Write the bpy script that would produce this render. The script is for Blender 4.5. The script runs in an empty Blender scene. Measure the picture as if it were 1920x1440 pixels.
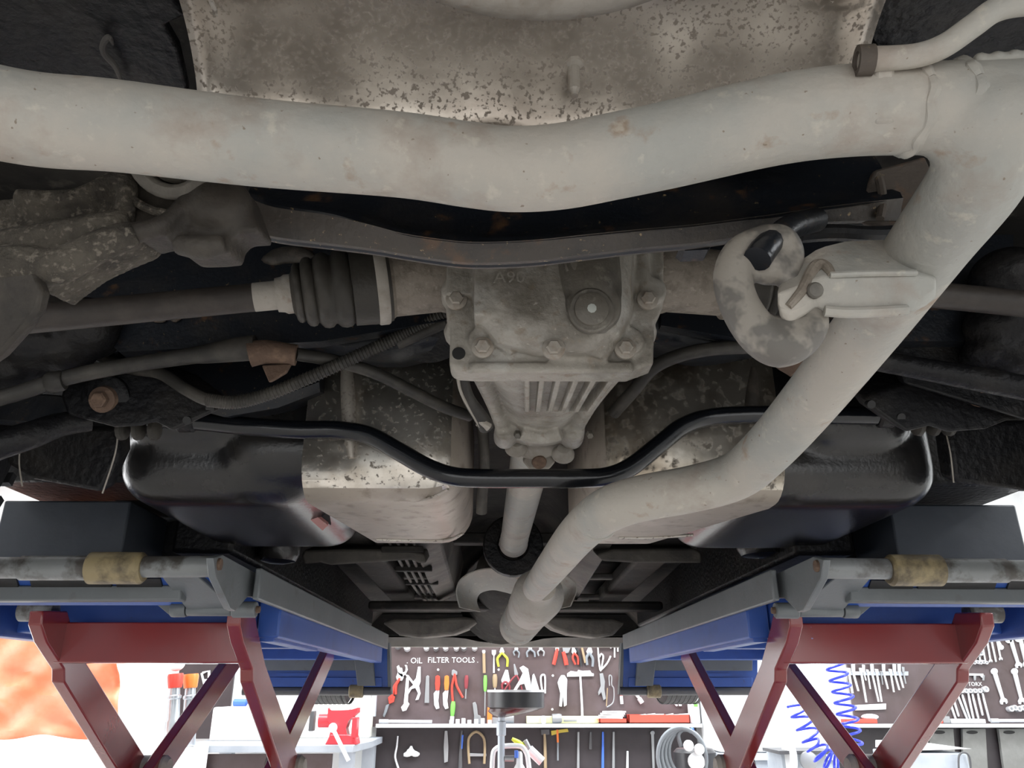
import bpy, bmesh, math, random
from mathutils import Vector, Matrix, Quaternion
random.seed(7)
SC = bpy.context.scene
COL = SC.collection

# ------------------------------------------------------------------ camera
CZ = 1.30                      # camera height above the garage floor
FPX = 1450.0                   # focal length in pixels of the 1920x1440 frame
TH = math.atan(575.0 / FPX)    # pitch up
PSI = math.radians(1.10)       # small yaw to the right
CAM = Vector((0, 0, CZ))
_cd = bpy.data.cameras.new('camera'); _co = bpy.data.objects.new('camera', _cd); COL.objects.link(_co)
_cd.sensor_fit = 'HORIZONTAL'; _cd.sensor_width = 36.0; _cd.lens = 36.0 * FPX / 1920.0
_cd.clip_start = 0.02; _cd.clip_end = 100
_co.location = CAM; _co.rotation_euler = (math.pi / 2 + TH, 0, -PSI)
SC.camera = _co

# ------------------------------------------------------------------ world, lights, exposure
W = bpy.data.worlds.new('world'); SC.world = W; W.use_nodes = True
W.node_tree.nodes['Background'].inputs[0].default_value = (0.90, 0.95, 1.0, 1)
W.node_tree.nodes['Background'].inputs[1].default_value = 0.5
vs = SC.view_settings
vs.view_transform = 'Standard'; vs.look = 'None'; vs.gamma = 1.0; vs.use_curve_mapping = False
vs.exposure = 0.08

def area(name, loc, rot, sx, sy, power, col=(1, 1, 1)):
    d = bpy.data.lights.new(name, 'AREA'); d.shape = 'RECTANGLE'; d.size = sx; d.size_y = sy
    d.energy = power; d.color = col
    o = bpy.data.objects.new(name, d); COL.objects.link(o); o.location = loc; o.rotation_euler = rot
    return o
# daylight through the open garage door behind the camera, and ceiling tubes over the bench wall
area('door_daylight', (0.3, -3.6, 1.45), (math.radians(90), 0, 0), 5.0, 2.6, 74, (1.0, 0.995, 0.985))
area('rear_bounce_fill_light', (0.2, -1.3, 3.1), (0, 0, 0), 5.0, 0.8, 70, (0.98, 0.98, 1.0))  # added, unseen: lights the floor behind so it bounces up onto the pipes
area('bench_ceiling_light', (0.2, 5.0, 3.05), (0, 0, 0), 6.5, 0.7, 300, (0.95, 0.98, 1.0))
area('left_bay_daylight', (-4.4, 3.8, 1.4), (0, math.radians(-90), 0), 2.4, 3.0, 105, (0.96, 0.98, 1.0))
area('right_bay_ceiling_light', (3.6, 2.2, 3.05), (0, 0, 0), 0.7, 4.0, 120, (0.95, 0.98, 1.0))

# ------------------------------------------------------------------ projecting helpers
Rt = Vector((math.cos(PSI), -math.sin(PSI), 0))
_fh = Vector((math.sin(PSI), math.cos(PSI), 0))
Fw = _fh * math.cos(TH) + Vector((0, 0, math.sin(TH)))
Up = -_fh * math.sin(TH) + Vector((0, 0, math.cos(TH)))
def ray(px, py): return Fw + Rt * ((px - 960) / FPX) + Up * ((720 - py) / FPX)
def P(px, py, y):
    d = ray(px, py); return CAM + d * (y / d.y)
def PZ(px, py, z):             # z above the camera
    d = ray(px, py); return CAM + d * (z / d.z)
def PXX(px, py, x):
    d = ray(px, py); return CAM + d * (x / d.x)
def PT(px, py, t): return CAM + ray(px, py) * t
def V(x, y, z): return Vector((x, y, z))
def C(x, y, z): return Vector((x, y, z + CZ))     # z relative to the camera height

# ------------------------------------------------------------------ scene graph helpers
ORG = {}
def prop(o, label=None, cat=None, group=None, kind=None):
    if label: o['label'] = label
    if cat: o['category'] = cat
    if group: o['group'] = group
    if kind: o['kind'] = kind
    return o
def thing(name, label, cat, loc, group=None, kind=None):
    o = bpy.data.objects.new(name, None); COL.objects.link(o)
    o.empty_display_size = 0.05; o.location = loc; ORG[o.name] = Vector(loc)
    return prop(o, label, cat, group, kind)

def crom(pts, k):
    """Catmull-Rom through the points, k steps per span; returns list of Vectors (and works on floats)."""
    n = len(pts); out = []
    for i in range(n - 1):
        p0 = pts[max(i - 1, 0)]; p1 = pts[i]; p2 = pts[i + 1]; p3 = pts[min(i + 2, n - 1)]
        for j in range(k):
            t = j / k
            out.append(0.5 * ((2 * p1) + (p2 - p0) * t + (2 * p0 - 5 * p1 + 4 * p2 - p3) * t * t + (3 * p1 - p0 - 3 * p2 + p3) * t ** 3))
    out.append(pts[-1]); return out
def basis(ax):
    ax = Vector(ax).normalized()
    a = Vector((0, 0, 1)) if abs(ax.z) < 0.9 else Vector((0, 1, 0))
    u = ax.cross(a).normalized(); w = ax.cross(u).normalized()
    return ax, u, w

class MB:
    def __init__(s): s.v = []; s.f = []
    def add(s, vs_, fs):
        o = len(s.v); s.v += [Vector(p) for p in vs_]; s.f += [[i + o for i in f] for f in fs]; return s
    def tube(s, pts, r, n=14, k=6, caps=True):
        pts = [Vector(p) for p in pts]
        rs = list(r) if isinstance(r, (list, tuple)) else [r] * len(pts)
        if k > 1 and len(pts) > 2: pts = crom(pts, k); rs = crom(rs, k)
        m = len(pts); vs_ = []; fs = []
        t0 = (pts[1] - pts[0]).normalized(); _, u, w = basis(t0); pt = t0
        for i in range(m):
            t = (pts[min(i + 1, m - 1)] - pts[max(i - 1, 0)]).normalized()
            q = pt.rotation_difference(t); u = q @ u; u = (u - t * u.dot(t)).normalized(); w = t.cross(u); pt = t
            for j in range(n):
                a = 2 * math.pi * j / n
                vs_.append(pts[i] + (u * math.cos(a) + w * math.sin(a)) * rs[i])
        for i in range(m - 1):
            for j in range(n):
                fs.append([i * n + j, i * n + (j + 1) % n, (i + 1) * n + (j + 1) % n, (i + 1) * n + j])
        if caps:
            fs.append(list(range(n))[::-1]); fs.append([(m - 1) * n + j for j in range(n)])
        return s.add(vs_, fs)
    def lathe(s, o, ax, prof, n=20):
        o = Vector(o); ax, u, w = basis(ax); vs_ = []; fs = []; m = len(prof)
        for d, r in prof:
            for j in range(n):
                a = 2 * math.pi * j / n; vs_.append(o + ax * d + (u * math.cos(a) + w * math.sin(a)) * max(r, 1e-5))
        for i in range(m - 1):
            for j in range(n):
                fs.append([i * n + j, i * n + (j + 1) % n, (i + 1) * n + (j + 1) % n, (i + 1) * n + j])
        fs.append(list(range(n))[::-1]); fs.append([(m - 1) * n + j for j in range(n)])
        return s.add(vs_, fs)
    def ring(s, o, ax, r0, r1, d, n=20):       # washer / open pipe
        o = Vector(o); ax, u, w = basis(ax); vs_ = []; fs = []
        for (rr, dd) in ((r0, 0), (r1, 0), (r1, d), (r0, d)):
            for j in range(n):
                a = 2 * math.pi * j / n; vs_.append(o + ax * dd + (u * math.cos(a) + w * math.sin(a)) * rr)
        for i in range(4):
            for j in range(n):
                fs.append([i * n + j, i * n + (j + 1) % n, ((i + 1) % 4) * n + (j + 1) % n, ((i + 1) % 4) * n + j])
        return s.add(vs_, fs)
    def box(s, c, size, R=None):
        c = Vector(c); vs_ = []
        for sx in (-1, 1):
            for sy in (-1, 1):
                for sz in (-1, 1):
                    p = Vector((sx * size[0] / 2, sy * size[1] / 2, sz * size[2] / 2))
                    if R is not None: p = R @ p
                    vs_.append(c + p)
        return s.add(vs_, [[0, 1, 3, 2], [4, 6, 7, 5], [0, 4, 5, 1], [2, 3, 7, 6], [0, 2, 6, 4], [1, 5, 7, 3]])
    def bar(s, a, b, w, h, up=(0, 0, 1)):       # rectangular bar from a to b
        a = Vector(a); b = Vector(b); t = (b - a).normalized(); up = Vector(up)
        sd = t.cross(up).normalized(); u = sd.cross(t).normalized(); vs_ = []
        for p in (a, b):
            for (i, j) in ((-1, -1), (1, -1), (1, 1), (-1, 1)):
                vs_.append(p + sd * (i * w / 2) + u * (j * h / 2))
        return s.add(vs_, [[3, 2, 1, 0], [4, 5, 6, 7], [0, 1, 5, 4], [1, 2, 6, 5], [2, 3, 7, 6], [3, 0, 4, 7]])
    def prism(s, pts, vec):
        pts = [Vector(p) for p in pts]; vec = Vector(vec); n = len(pts)
        nrm = Vector((0, 0, 0))
        for i in range(n): nrm += pts[i].cross(pts[(i + 1) % n])
        if nrm.dot(vec) > 0: pts = pts[::-1]
        vs_ = pts + [p + vec for p in pts]
        return s.add(vs_, [list(range(n)), [n + i for i in range(n)][::-1]] + [[(i + 1) % n, i, n + i, n + (i + 1) % n] for i in range(n)])
    def loft(s, secs, caps=True, closed=True):
        m = len(secs); n = len(secs[0]); vs_ = [p for q in secs for p in q]; fs = []
        for i in range(m - 1):
            for j in range(n if closed else n - 1):
                fs.append([i * n + j, i * n + (j + 1) % n, (i + 1) * n + (j + 1) % n, (i + 1) * n + j])
        if caps and closed: fs.append(list(range(n))[::-1]); fs.append([(m - 1) * n + j for j in range(n)])
        return s.add(vs_, fs)
    def ball(s, c, r, R=None, n=16, m=10):
        c = Vector(c); r = Vector(r) if not isinstance(r, (int, float)) else Vector((r, r, r)); vs_ = []; fs = []
        for i in range(m + 1):
            a = math.pi * i / m
            a = min(max(a, 0.02), math.pi - 0.02)
            for j in range(n):
                b = 2 * math.pi * j / n
                p = Vector((r.x * math.sin(a) * math.cos(b), r.y * math.sin(a) * math.sin(b), r.z * math.cos(a)))
                if R is not None: p = R @ p
                vs_.append(c + p)
        for i in range(m):
            for j in range(n): fs.append([i * n + j, (i + 1) * n + j, (i + 1) * n + (j + 1) % n, i * n + (j + 1) % n])
        fs.append(list(range(n))); fs.append([m * n + j for j in range(n)][::-1])
        return s.add(vs_, fs)
    def mesh(s, name, org=Vector((0, 0, 0)), smooth=35, fix=True):
        me = bpy.data.meshes.new(name)
        me.from_pydata([tuple(p - org) for p in s.v], [], s.f)
        if fix:
            bm = bmesh.new(); bm.from_mesh(me); bmesh.ops.recalc_face_normals(bm, faces=bm.faces); bm.to_mesh(me); bm.free()
        if smooth:
            me.polygons.foreach_set('use_smooth', [True] * len(me.polygons)); me.set_sharp_from_angle(angle=math.radians(smooth))
        me.update(); return me
    def build(s, name, mat, parent=None, label=None, smooth=35, bevel=0, bseg=2, remesh=0, rsm=3, solid=0, sub=0, kind=None, fix=True):
        org = ORG[parent.name] if parent is not None else Vector((0, 0, 0))
        me = s.mesh(name, org, smooth, fix)
        return link(name, me, mat, parent, label, bevel, bseg, remesh, rsm, solid, sub, kind)

def link(name, me, mat, parent=None, label=None, bevel=0, bseg=2, remesh=0, rsm=3, solid=0, sub=0, kind=None):
    o = bpy.data.objects.new(name, me); COL.objects.link(o)
    if mat is not None and not me.materials: me.materials.append(mat)
    if parent is not None: o.parent = parent; ORG[o.name] = ORG[parent.name]
    else: ORG[o.name] = Vector((0, 0, 0))
    if label: o['label'] = label
    if kind: o['kind'] = kind
    if solid:
        m = o.modifiers.new('thickness', 'SOLIDIFY'); m.thickness = solid; m.offset = 0
    if bevel:
        m = o.modifiers.new('bevel', 'BEVEL'); m.width = bevel; m.segments = bseg; m.limit_method = 'ANGLE'; m.angle_limit = math.radians(35); m.harden_normals = False
    if remesh:
        m = o.modifiers.new('remesh', 'REMESH'); m.mode = 'VOXEL'; m.voxel_size = remesh; m.use_smooth_shade = True
        if rsm:
            m = o.modifiers.new('smooth', 'SMOOTH'); m.factor = 0.5; m.iterations = rsm
    if sub:
        m = o.modifiers.new('sub', 'SUBSURF'); m.levels = sub; m.render_levels = sub
    return o
def solo(name, mb, mat, label, cat, group=None, base=None, **kw):
    """a thing that is one mesh; its origin is put at its base"""
    if base is None:
        n = len(mb.v); base = Vector((sum(p.x for p in mb.v) / n, sum(p.y for p in mb.v) / n, min(p.z for p in mb.v)))
    smooth = kw.pop('smooth', 35); me = mb.mesh(name, base, smooth)
    o = link(name, me, mat, None, None, **kw); o.location = base; ORG[o.name] = base
    return prop(o, label, cat, group)
# ------------------------------------------------------------------ materials
MATS = {}
def mat(name, base, rough=0.5, metal=0.0, spots=(), bump=0.0, bscale=60.0, coat=0.0, rvar=0.0, spec=0.5, emit=None, streak=None):
    """Principled material; spots = [(colour, noise scale, lo, hi, amount)], each laid over the last."""
    m = bpy.data.materials.new(name); m.use_nodes = True; nt = m.node_tree; N = nt.nodes; L = nt.links
    b = N['Principled BSDF']; b.inputs['Roughness'].default_value = rough; b.inputs['Metallic'].default_value = metal
    b.inputs['Base Color'].default_value = (*base, 1); b.inputs['Specular IOR Level'].default_value = spec
    b.inputs['Coat Weight'].default_value = coat; b.inputs['Coat Roughness'].default_value = 0.15
    if emit: b.inputs['Emission Color'].default_value = (*emit[:3], 1); b.inputs['Emission Strength'].default_value = emit[3]
    tc = N.new('ShaderNodeTexCoord'); co = tc.outputs['Object']
    last = None
    for i, sp in enumerate(spots):
        c, sc, lo, hi, amt = sp[:5]; det = sp[5] if len(sp) > 5 else 6
        src = co
        if len(sp) > 6:
            mp = N.new('ShaderNodeMapping'); mp.inputs['Scale'].default_value = sp[6]; L.new(co, mp.inputs[0]); src = mp.outputs[0]
        no = N.new('ShaderNodeTexNoise'); no.inputs['Scale'].default_value = sc; no.inputs['Detail'].default_value = det; no.inputs['Roughness'].default_value = 0.6
        ad = N.new('ShaderNodeVectorMath'); ad.operation = 'ADD'; ad.inputs[1].default_value = (i * 3.7, i * 1.3, i * 2.1)
        L.new(src, ad.inputs[0]); L.new(ad.outputs[0], no.inputs['Vector'])
        mr = N.new('ShaderNodeMapRange'); mr.inputs['From Min'].default_value = lo; mr.inputs['From Max'].default_value = hi
        mr.inputs['To Max'].default_value = amt; L.new(no.outputs[0], mr.inputs[0])
        mx = N.new('ShaderNodeMix'); mx.data_type = 'RGBA'; L.new(mr.outputs[0], mx.inputs['Factor'])
        if last is None: mx.inputs['A'].default_value = (*base, 1)
        else: L.new(last, mx.inputs['A'])
        mx.inputs['B'].default_value = (*c, 1); last = mx.outputs['Result']
        if metal > 0.3 and i == len(spots) - 1:
            mm = N.new('ShaderNodeMapRange'); mm.inputs['To Min'].default_value = metal; mm.inputs['To Max'].default_value = 0.0
            mm.inputs['From Max'].default_value = max(amt, 0.01); L.new(mr.outputs[0], mm.inputs[0]); L.new(mm.outputs[0], b.inputs['Metallic'])
            mq = N.new('ShaderNodeMapRange'); mq.inputs['To Min'].default_value = rough; mq.inputs['To Max'].default_value = 0.8
            mq.inputs['From Max'].default_value = max(amt, 0.01); L.new(mr.outputs[0], mq.inputs[0]); L.new(mq.outputs[0], b.inputs['Roughness'])
    if last is not None: L.new(last, b.inputs['Base Color'])
    if rvar:
        n2 = N.new('ShaderNodeTexNoise'); n2.inputs['Scale'].default_value = 14; L.new(co, n2.inputs['Vector'])
        m2 = N.new('ShaderNodeMapRange'); m2.inputs['To Min'].default_value = max(rough - rvar, 0.05); m2.inputs['To Max'].default_value = min(rough + rvar, 1)
        m2.inputs['From Min'].default_value = 0.3; m2.inputs['From Max'].default_value = 0.7; L.new(n2.outputs[0], m2.inputs[0]); L.new(m2.outputs[0], b.inputs['Roughness'])
    if bump:
        n3 = N.new('ShaderNodeTexNoise'); n3.inputs['Scale'].default_value = bscale; n3.inputs['Detail'].default_value = 5; L.new(co, n3.inputs['Vector'])
        bp = N.new('ShaderNodeBump'); bp.inputs['Strength'].default_value = bump; bp.inputs['Distance'].default_value = 0.004
        L.new(n3.outputs[0], bp.inputs['Height']); L.new(bp.outputs[0], b.inputs['Normal'])
    MATS[name] = m; return m

exhaust = mat('dusty_exhaust_steel', (0.395, 0.365, 0.32), 0.6, 0.0, [((0.315, 0.315, 0.29), 5, .44, .58, .9), ((0.27, 0.22, 0.18), 14, .54, .70, .7), ((0.25, 0.155, 0.085), 26, .62, .72, .6), ((0.50, 0.46, 0.39), 60, .60, .70, .55), ((0.18, 0.14, 0.10), 150, .715, .75, .8, 2)], 0.3, 110, spec=0.4)
castalu = mat('dirty_cast_aluminium', (0.29, 0.268, 0.232), 0.5, 0.0, [((0.40, 0.385, 0.355), 14, .50, .64, .7), ((0.13, 0.115, 0.092), 11, .50, .64, .8), ((0.19, 0.15, 0.11), 60, .57, .68, .7), ((0.42, 0.39, 0.34), 160, .62, .70, .6)], 0.5, 130, spec=0.45)
dirtyalu_dark = mat('oily_cast_aluminium', (0.115, 0.103, 0.084), 0.45, 0.0, [((0.060, 0.054, 0.045), 20, .45, .65, .8), ((0.28, 0.26, 0.22), 60, .58, .7, .5)], 0.3, 120)
shield = mat('speckled_heat_shield', (0.47, 0.425, 0.37), 0.31, 0.88, [((0.235, 0.20, 0.165), 6, .42, .60, .85), ((0.13, 0.105, 0.082), 240, .54, .62, .85, 2)], 0.35, 14)
shield_old = mat('dull_heat_shield', (0.50, 0.47, 0.42), 0.45, 0.55, [((0.24, 0.20, 0.165), 5, .42, .62, .85), ((0.13, 0.11, 0.09), 150, .56, .62, .85, 3)], 0.3, 30)
shield_tank = mat('tank_heat_shield', (0.80, 0.76, 0.69), 0.28, 0.9, [((0.40, 0.34, 0.27), 6, .48, .64, .85), ((0.11, 0.09, 0.07), 120, .57, .65, .9, 6)], 0.45, 12)
blackpaint = mat('black_subframe_paint', (0.010, 0.012, 0.016), 0.34, 0.0, [((0.030, 0.027, 0.024), 9, .50, .68, .7), ((0.085, 0.045, 0.022), 30, .60, .70, .8), ((0.20, 0.14, 0.07), 150, .66, .72, .8)], 0.2, 140, spec=0.3)
beam = mat('rusty_black_beam_paint', (0.010, 0.012, 0.016), 0.28, 0.0, [((0.035, 0.030, 0.026), 10, .50, .66, .7), ((0.10, 0.052, 0.025), 24, .60, .70, .8), ((0.34, 0.24, 0.12), 160, .66, .72, .8)], 0.15, 140)
rustdirt = mat('rust_dirt_on_steel', (0.075, 0.060, 0.048), 0.75, 0.0, [((0.16, 0.085, 0.045), 20, .50, .66, .9), ((0.24, 0.18, 0.10), 70, .62, .72, .7)], 0.4, 120)
undercoat = mat('black_undercoat', (0.007, 0.007, 0.008), 0.42, 0.0, [((0.022, 0.020, 0.018), 10, .48, .66, .8)], 0.8, 80, spec=0.22)
floorblack = mat('black_floor_pan', (0.016, 0.015, 0.014), 0.75, 0.0, [((0.05, 0.045, 0.038), 5, .45, .65, .8), ((0.09, 0.08, 0.066), 30, .6, .72, .5)], 0.4, 60, spec=0.2)
dustyfloor = mat('dusty_floor_metal', (0.085, 0.077, 0.066), 0.7, 0.0, [((0.035, 0.032, 0.03), 9, .45, .62, .8), ((0.15, 0.135, 0.115), 22, .58, .7, .6)], 0.4, 80)
tankblack = mat('black_tank_paint', (0.009, 0.009, 0.010), 0.26, 0.0, [((0.026, 0.023, 0.020), 5, .47, .66, .8)], 0.12, 160, spec=0.5)
glossblack = mat('gloss_black_bar', (0.005, 0.006, 0.008), 0.2, 0.0, [], 0.05, 200, spec=0.5)
armdirt = mat('caked_dirt_arm', (0.082, 0.072, 0.058), 0.85, 0.0, [((0.034, 0.030, 0.025), 30, .42, .62, .85), ((0.17, 0.15, 0.122), 170, .55, .66, .8, 3)], 1.0, 150, spec=.25)
bootrub = mat('dusty_rubber_boot', (0.034, 0.031, 0.026), 0.5, 0.0, [((0.065, 0.058, 0.049), 16, .48, .66, .7)], 0.2, 120, spec=0.3)
hoserub = mat('black_rubber_hose', (0.030, 0.028, 0.025), 0.5, 0.0, [((0.075, 0.068, 0.058), 16, .48, .66, .7)], 0.15, 120, spec=0.3)
hangrub = mat('blotched_rubber', (0.125, 0.115, 0.102), 0.6, 0.0, [((0.27, 0.245, 0.21), 40, .46, .58, .9, 3)], 0.2, 120)
shaftbrown = mat('brown_axle_paint', (0.036, 0.030, 0.026), 0.5, 0.0, [((0.060, 0.050, 0.042), 18, .48, .66, .7)], 0.15, 120, spec=0.35)
greycast = mat('dusty_grey_steel', (0.30, 0.275, 0.24), 0.65, 0.0, [((0.19, 0.165, 0.135), 28, .48, .66, .7), ((0.16, 0.10, 0.065), 60, .60, .72, .6)], 0.25, 120)
boltmat = mat('grimy_bolt_steel', (0.31, 0.28, 0.24), 0.55, 0.2, [((0.20, 0.15, 0.11), 60, .5, .7, .8)], 0.2, 160)
rustbolt = mat('rusted_bolt', (0.10, 0.062, 0.042), 0.8, 0.0, [((0.18, 0.115, 0.075), 70, .5, .68, .8)], 0.4, 160)
liftgrey = mat('grey_lift_paint', (0.125, 0.137, 0.143), 0.42, 0.0, [((0.17, 0.182, 0.188), 7, .45, .65, .6), ((0.09, 0.085, 0.08), 26, .60, .74, .6)], 0.08, 150)
liftblue = mat('blue_lift_paint', (0.028, 0.085, 0.34), 0.38, 0.0, [((0.022, 0.06, 0.24), 9, .5, .7, .7), ((0.05, 0.045, 0.05), 38, .66, .76, .7)], 0.06, 150)
liftred = mat('red_lift_paint', (0.20, 0.020, 0.020), 0.22, 0.0, [((0.17, 0.024, 0.026), 6, .45, .65, .6), ((0.22, 0.22, 0.45), 34, .735, .76, .8)], 0.06, 40, coat=0.6)
worntube = mat('worn_grey_tube', (0.20, 0.21, 0.21), 0.40, 0.1, [((0.050, 0.042, 0.034), 16, .47, .58, .9), ((0.27, 0.28, 0.29), 5, .52, .7, .5)], 0.12, 100)
nylon = mat('oil_stained_nylon_roller', (0.27, 0.215, 0.115), 0.5, 0.0, [((0.085, 0.066, 0.04), 26, .42, .60, .9)], 0.12, 80)
blockrub = mat('dark_slate_block', (0.040, 0.048, 0.060), 0.5, 0.0, [((0.060, 0.068, 0.080), 7, .45, .65, .7)], 0.08, 90)
tyrerub = mat('tyre_rubber', (0.018, 0.018, 0.020), 0.55, 0.0, [((0.04, 0.04, 0.044), 20, .5, .7, .7)], 0.6, 60)
board = mat('brown_phenolic_board', (0.085, 0.060, 0.060), 0.42, 0.0, [((0.115, 0.085, 0.09), 3, .42, .65, .8), ((0.07, 0.045, 0.042), 8, .55, .72, .6)], 0.04, 60)
boarddark = mat('dark_board_with_shade', (0.030, 0.024, 0.027), 0.5, 0.0, [((0.045, 0.036, 0.040), 3, .42, .65, .8)], 0.04, 60)  # dark board colour, deepened further to paint in its shadow
chrome = mat('chrome_tool_steel', (0.80, 0.81, 0.83), 0.30, 0.35, [], 0)
dullsteel = mat('dull_tool_steel', (0.34, 0.35, 0.36), 0.42, 0.5, [], 0)
darksteel = mat('dark_tool_steel', (0.10, 0.10, 0.105), 0.45, 0.3, [], 0)
redgrip = mat('red_grip', (0.70, 0.06, 0.04), 0.4)
orangegrip = mat('orange_grip', (0.82, 0.20, 0.04), 0.4)
greengrip = mat('green_grip', (0.20, 0.62, 0.10), 0.4)
yellowgrip = mat('yellow_green_grip', (0.55, 0.62, 0.05), 0.4)
bluegrip = mat('blue_grip', (0.06, 0.16, 0.62), 0.4)
darkred = mat('dark_red_grip', (0.24, 0.04, 0.05), 0.4)
blackplastic = mat('black_plastic', (0.025, 0.025, 0.028), 0.35)
greyplastic = mat('grey_plastic', (0.20, 0.22, 0.24), 0.45)
woodhandle = mat('worn_wood_handle', (0.34, 0.25, 0.15), 0.6)
yellowtape = mat('yellow_plastic', (0.55, 0.42, 0.06), 0.5)
whitepaint = mat('white_paint', (0.86, 0.87, 0.88), 0.5)
whiteplastic = mat('white_plastic', (0.85, 0.86, 0.87), 0.4)
wallwhite = mat('white_wall_paint', (0.87, 0.88, 0.88), 0.7, 0, [((0.80, 0.81, 0.81), 2, .45, .65, .6)])
ceilgrey = mat('ceiling_paint', (0.80, 0.80, 0.80), 0.8)
floorconc = mat('garage_floor_paint', (0.62, 0.60, 0.57), 0.5, 0, [((0.54, 0.52, 0.49), 2, .42, .65, .8)], 0.05, 30)
benchmetal = mat('galvanised_bench', (0.46, 0.50, 0.55), 0.4, 0.2, [((0.38, 0.42, 0.48), 8, .45, .65, .7)])
visered = mat('red_vise_enamel', (0.66, 0.045, 0.06), 0.3)
traycred = mat('red_plastic_tray', (0.72, 0.09, 0.06), 0.4)
tarp = mat('orange_crumpled_tarp', (0.80, 0.22, 0.10), 0.4, 0, [((0.85, 0.36, 0.22), 3, .42, .65, .7)])
bluehose = mat('blue_coil_hose', (0.03, 0.05, 0.62), 0.3)
fabricgrey = mat('grey_board_plank', (0.20, 0.20, 0.19), 0.7, 0, [((0.25, 0.25, 0.24), 9, .45, .65, .7)])
blackgap = mat('hole_shade_black', (0.01, 0.01, 0.01), 0.6)  # flat black standing in for the shade inside holes and slots
lipdirt = mat('brown_road_dirt', (0.050, 0.042, 0.035), 0.5, 0.0, [((0.022, 0.021, 0.021), 12, .45, .62, .8), ((0.095, 0.055, 0.030), 26, .56, .68, .8), ((0.36, 0.27, 0.15), 170, .64, .70, .8)], 0.3, 140)
lipfront = mat('scuffed_grey_bumper', (0.26, 0.24, 0.215), 0.6, 0.0, [((0.18, 0.165, 0.15), 6, .45, .62, .8)], 0.1, 60)
armsmooth = mat('oily_dark_casting', (0.036, 0.031, 0.026), 0.6, 0.0, [((0.060, 0.052, 0.042), 26, .45, .62, .8), ((0.020, 0.018, 0.016), 12, .52, .66, .8)], 0.4, 140, spec=.3)
coverdust = mat('dusty_engine_cover', (0.15, 0.135, 0.115), 0.7, 0.0, [((0.06, 0.055, 0.048), 9, .45, .62, .8)], 0.3, 80)
palemark = mat('pale_chalk_mark', (0.42, 0.44, 0.41), 0.7)
shield_low = mat('grimy_heat_shield_underside', (0.34, 0.295, 0.245), 0.5, 0.3, [((0.44, 0.39, 0.34), 9, .46, .62, .7), ((0.20, 0.165, 0.13), 30, .54, .66, .7)], 0.3, 20)
cupsteel = mat('speckled_brown_steel', (0.215, 0.185, 0.15), 0.6, 0.0, [((0.14, 0.115, 0.09), 60, .48, .62, .8), ((0.30, 0.265, 0.22), 140, .58, .68, .7)], 0.3, 160)
ringsteel = mat('dirty_bushing_steel', (0.15, 0.138, 0.118), 0.6, 0.0, [((0.085, 0.077, 0.066), 30, .45, .62, .8)], 0.3, 140)
shield_stain = mat('stained_heat_shield', (0.66, 0.61, 0.53), 0.32, 0.85, [((0.30, 0.25, 0.19), 7, .44, .58, .85), ((0.07, 0.058, 0.045), 60, .53, .63, .9, 8)], 0.5, 14)
dirt_reflect_dark = mat('dark_dirt_and_reflection', (0.045, 0.038, 0.031), 0.6, 0.0, [((0.09, 0.075, 0.06), 60, .5, .66, .8)], 0.3, 140)  # mud, and the dark reflection band painted on the right heat shield
# ------------------------------------------------------------------ the garage shell
def slab(name, c, size, m, kind='structure'):
    o = MB().box(c, size).build(name, m, None, smooth=0); o['kind'] = kind; return o
RX = 4.6
slab('floor', (0, 1.3, -0.05), (2 * RX + 0.4, 11.0, 0.1), floorconc)
slab('ceiling', (0, 1.3, 3.2), (2 * RX + 0.4, 11.0, 0.1), ceilgrey)
slab('wall_back', (0, 6.66, 1.6), (2 * RX + 0.4, 0.1, 3.2), wallwhite)
slab('wall_left', (-RX - 0.05, 1.3, 1.6), (0.1, 11.0, 3.2), wallwhite)
slab('wall_right', (RX + 0.05, 1.3, 1.6), (0.1, 11.0, 3.2), wallwhite)
# ------------------------------------------------------------------ the car, seen from below
car = thing('car', 'dirty underside of a car raised on the blue and red lift', 'car', C(0.04, 2.3, 0.22))
XC = 0.04
def part(mb, name, m, label=None, parent=None, **kw): return mb.build(name, m, parent or car, label, **kw)

# ---- floor pan: dark sheet above everything, with a tunnel along the middle
mb = MB()
def pan_z(x, y):
    base = 0.64 if y < 1.0 else 0.64 - 0.16 * min((y - 1.0) / 0.5, 1) if y < 1.5 else 0.48 - 0.12 * min((y - 1.5) / 2.4, 1)
    tun = 0.13 * max(0, 1 - (abs(x - XC) / 0.20) ** 4) if y > 1.1 else 0
    side = -0.10 * max(0, min(1, (abs(x - XC) - 0.60) / 0.1)) if y > 1.5 else 0
    return base + tun + side
xs = [-0.80 + i * 0.04 for i in range(43)]; ys = [-0.5 + i * 0.1 for i in range(47)]
mb.loft([[C(x, y, pan_z(x, y)) for x in xs] for y in ys], closed=False)
part(mb, 'floor_pan', floorblack, 'black floor pan with the central tunnel', solid=0.01, smooth=50)

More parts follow.
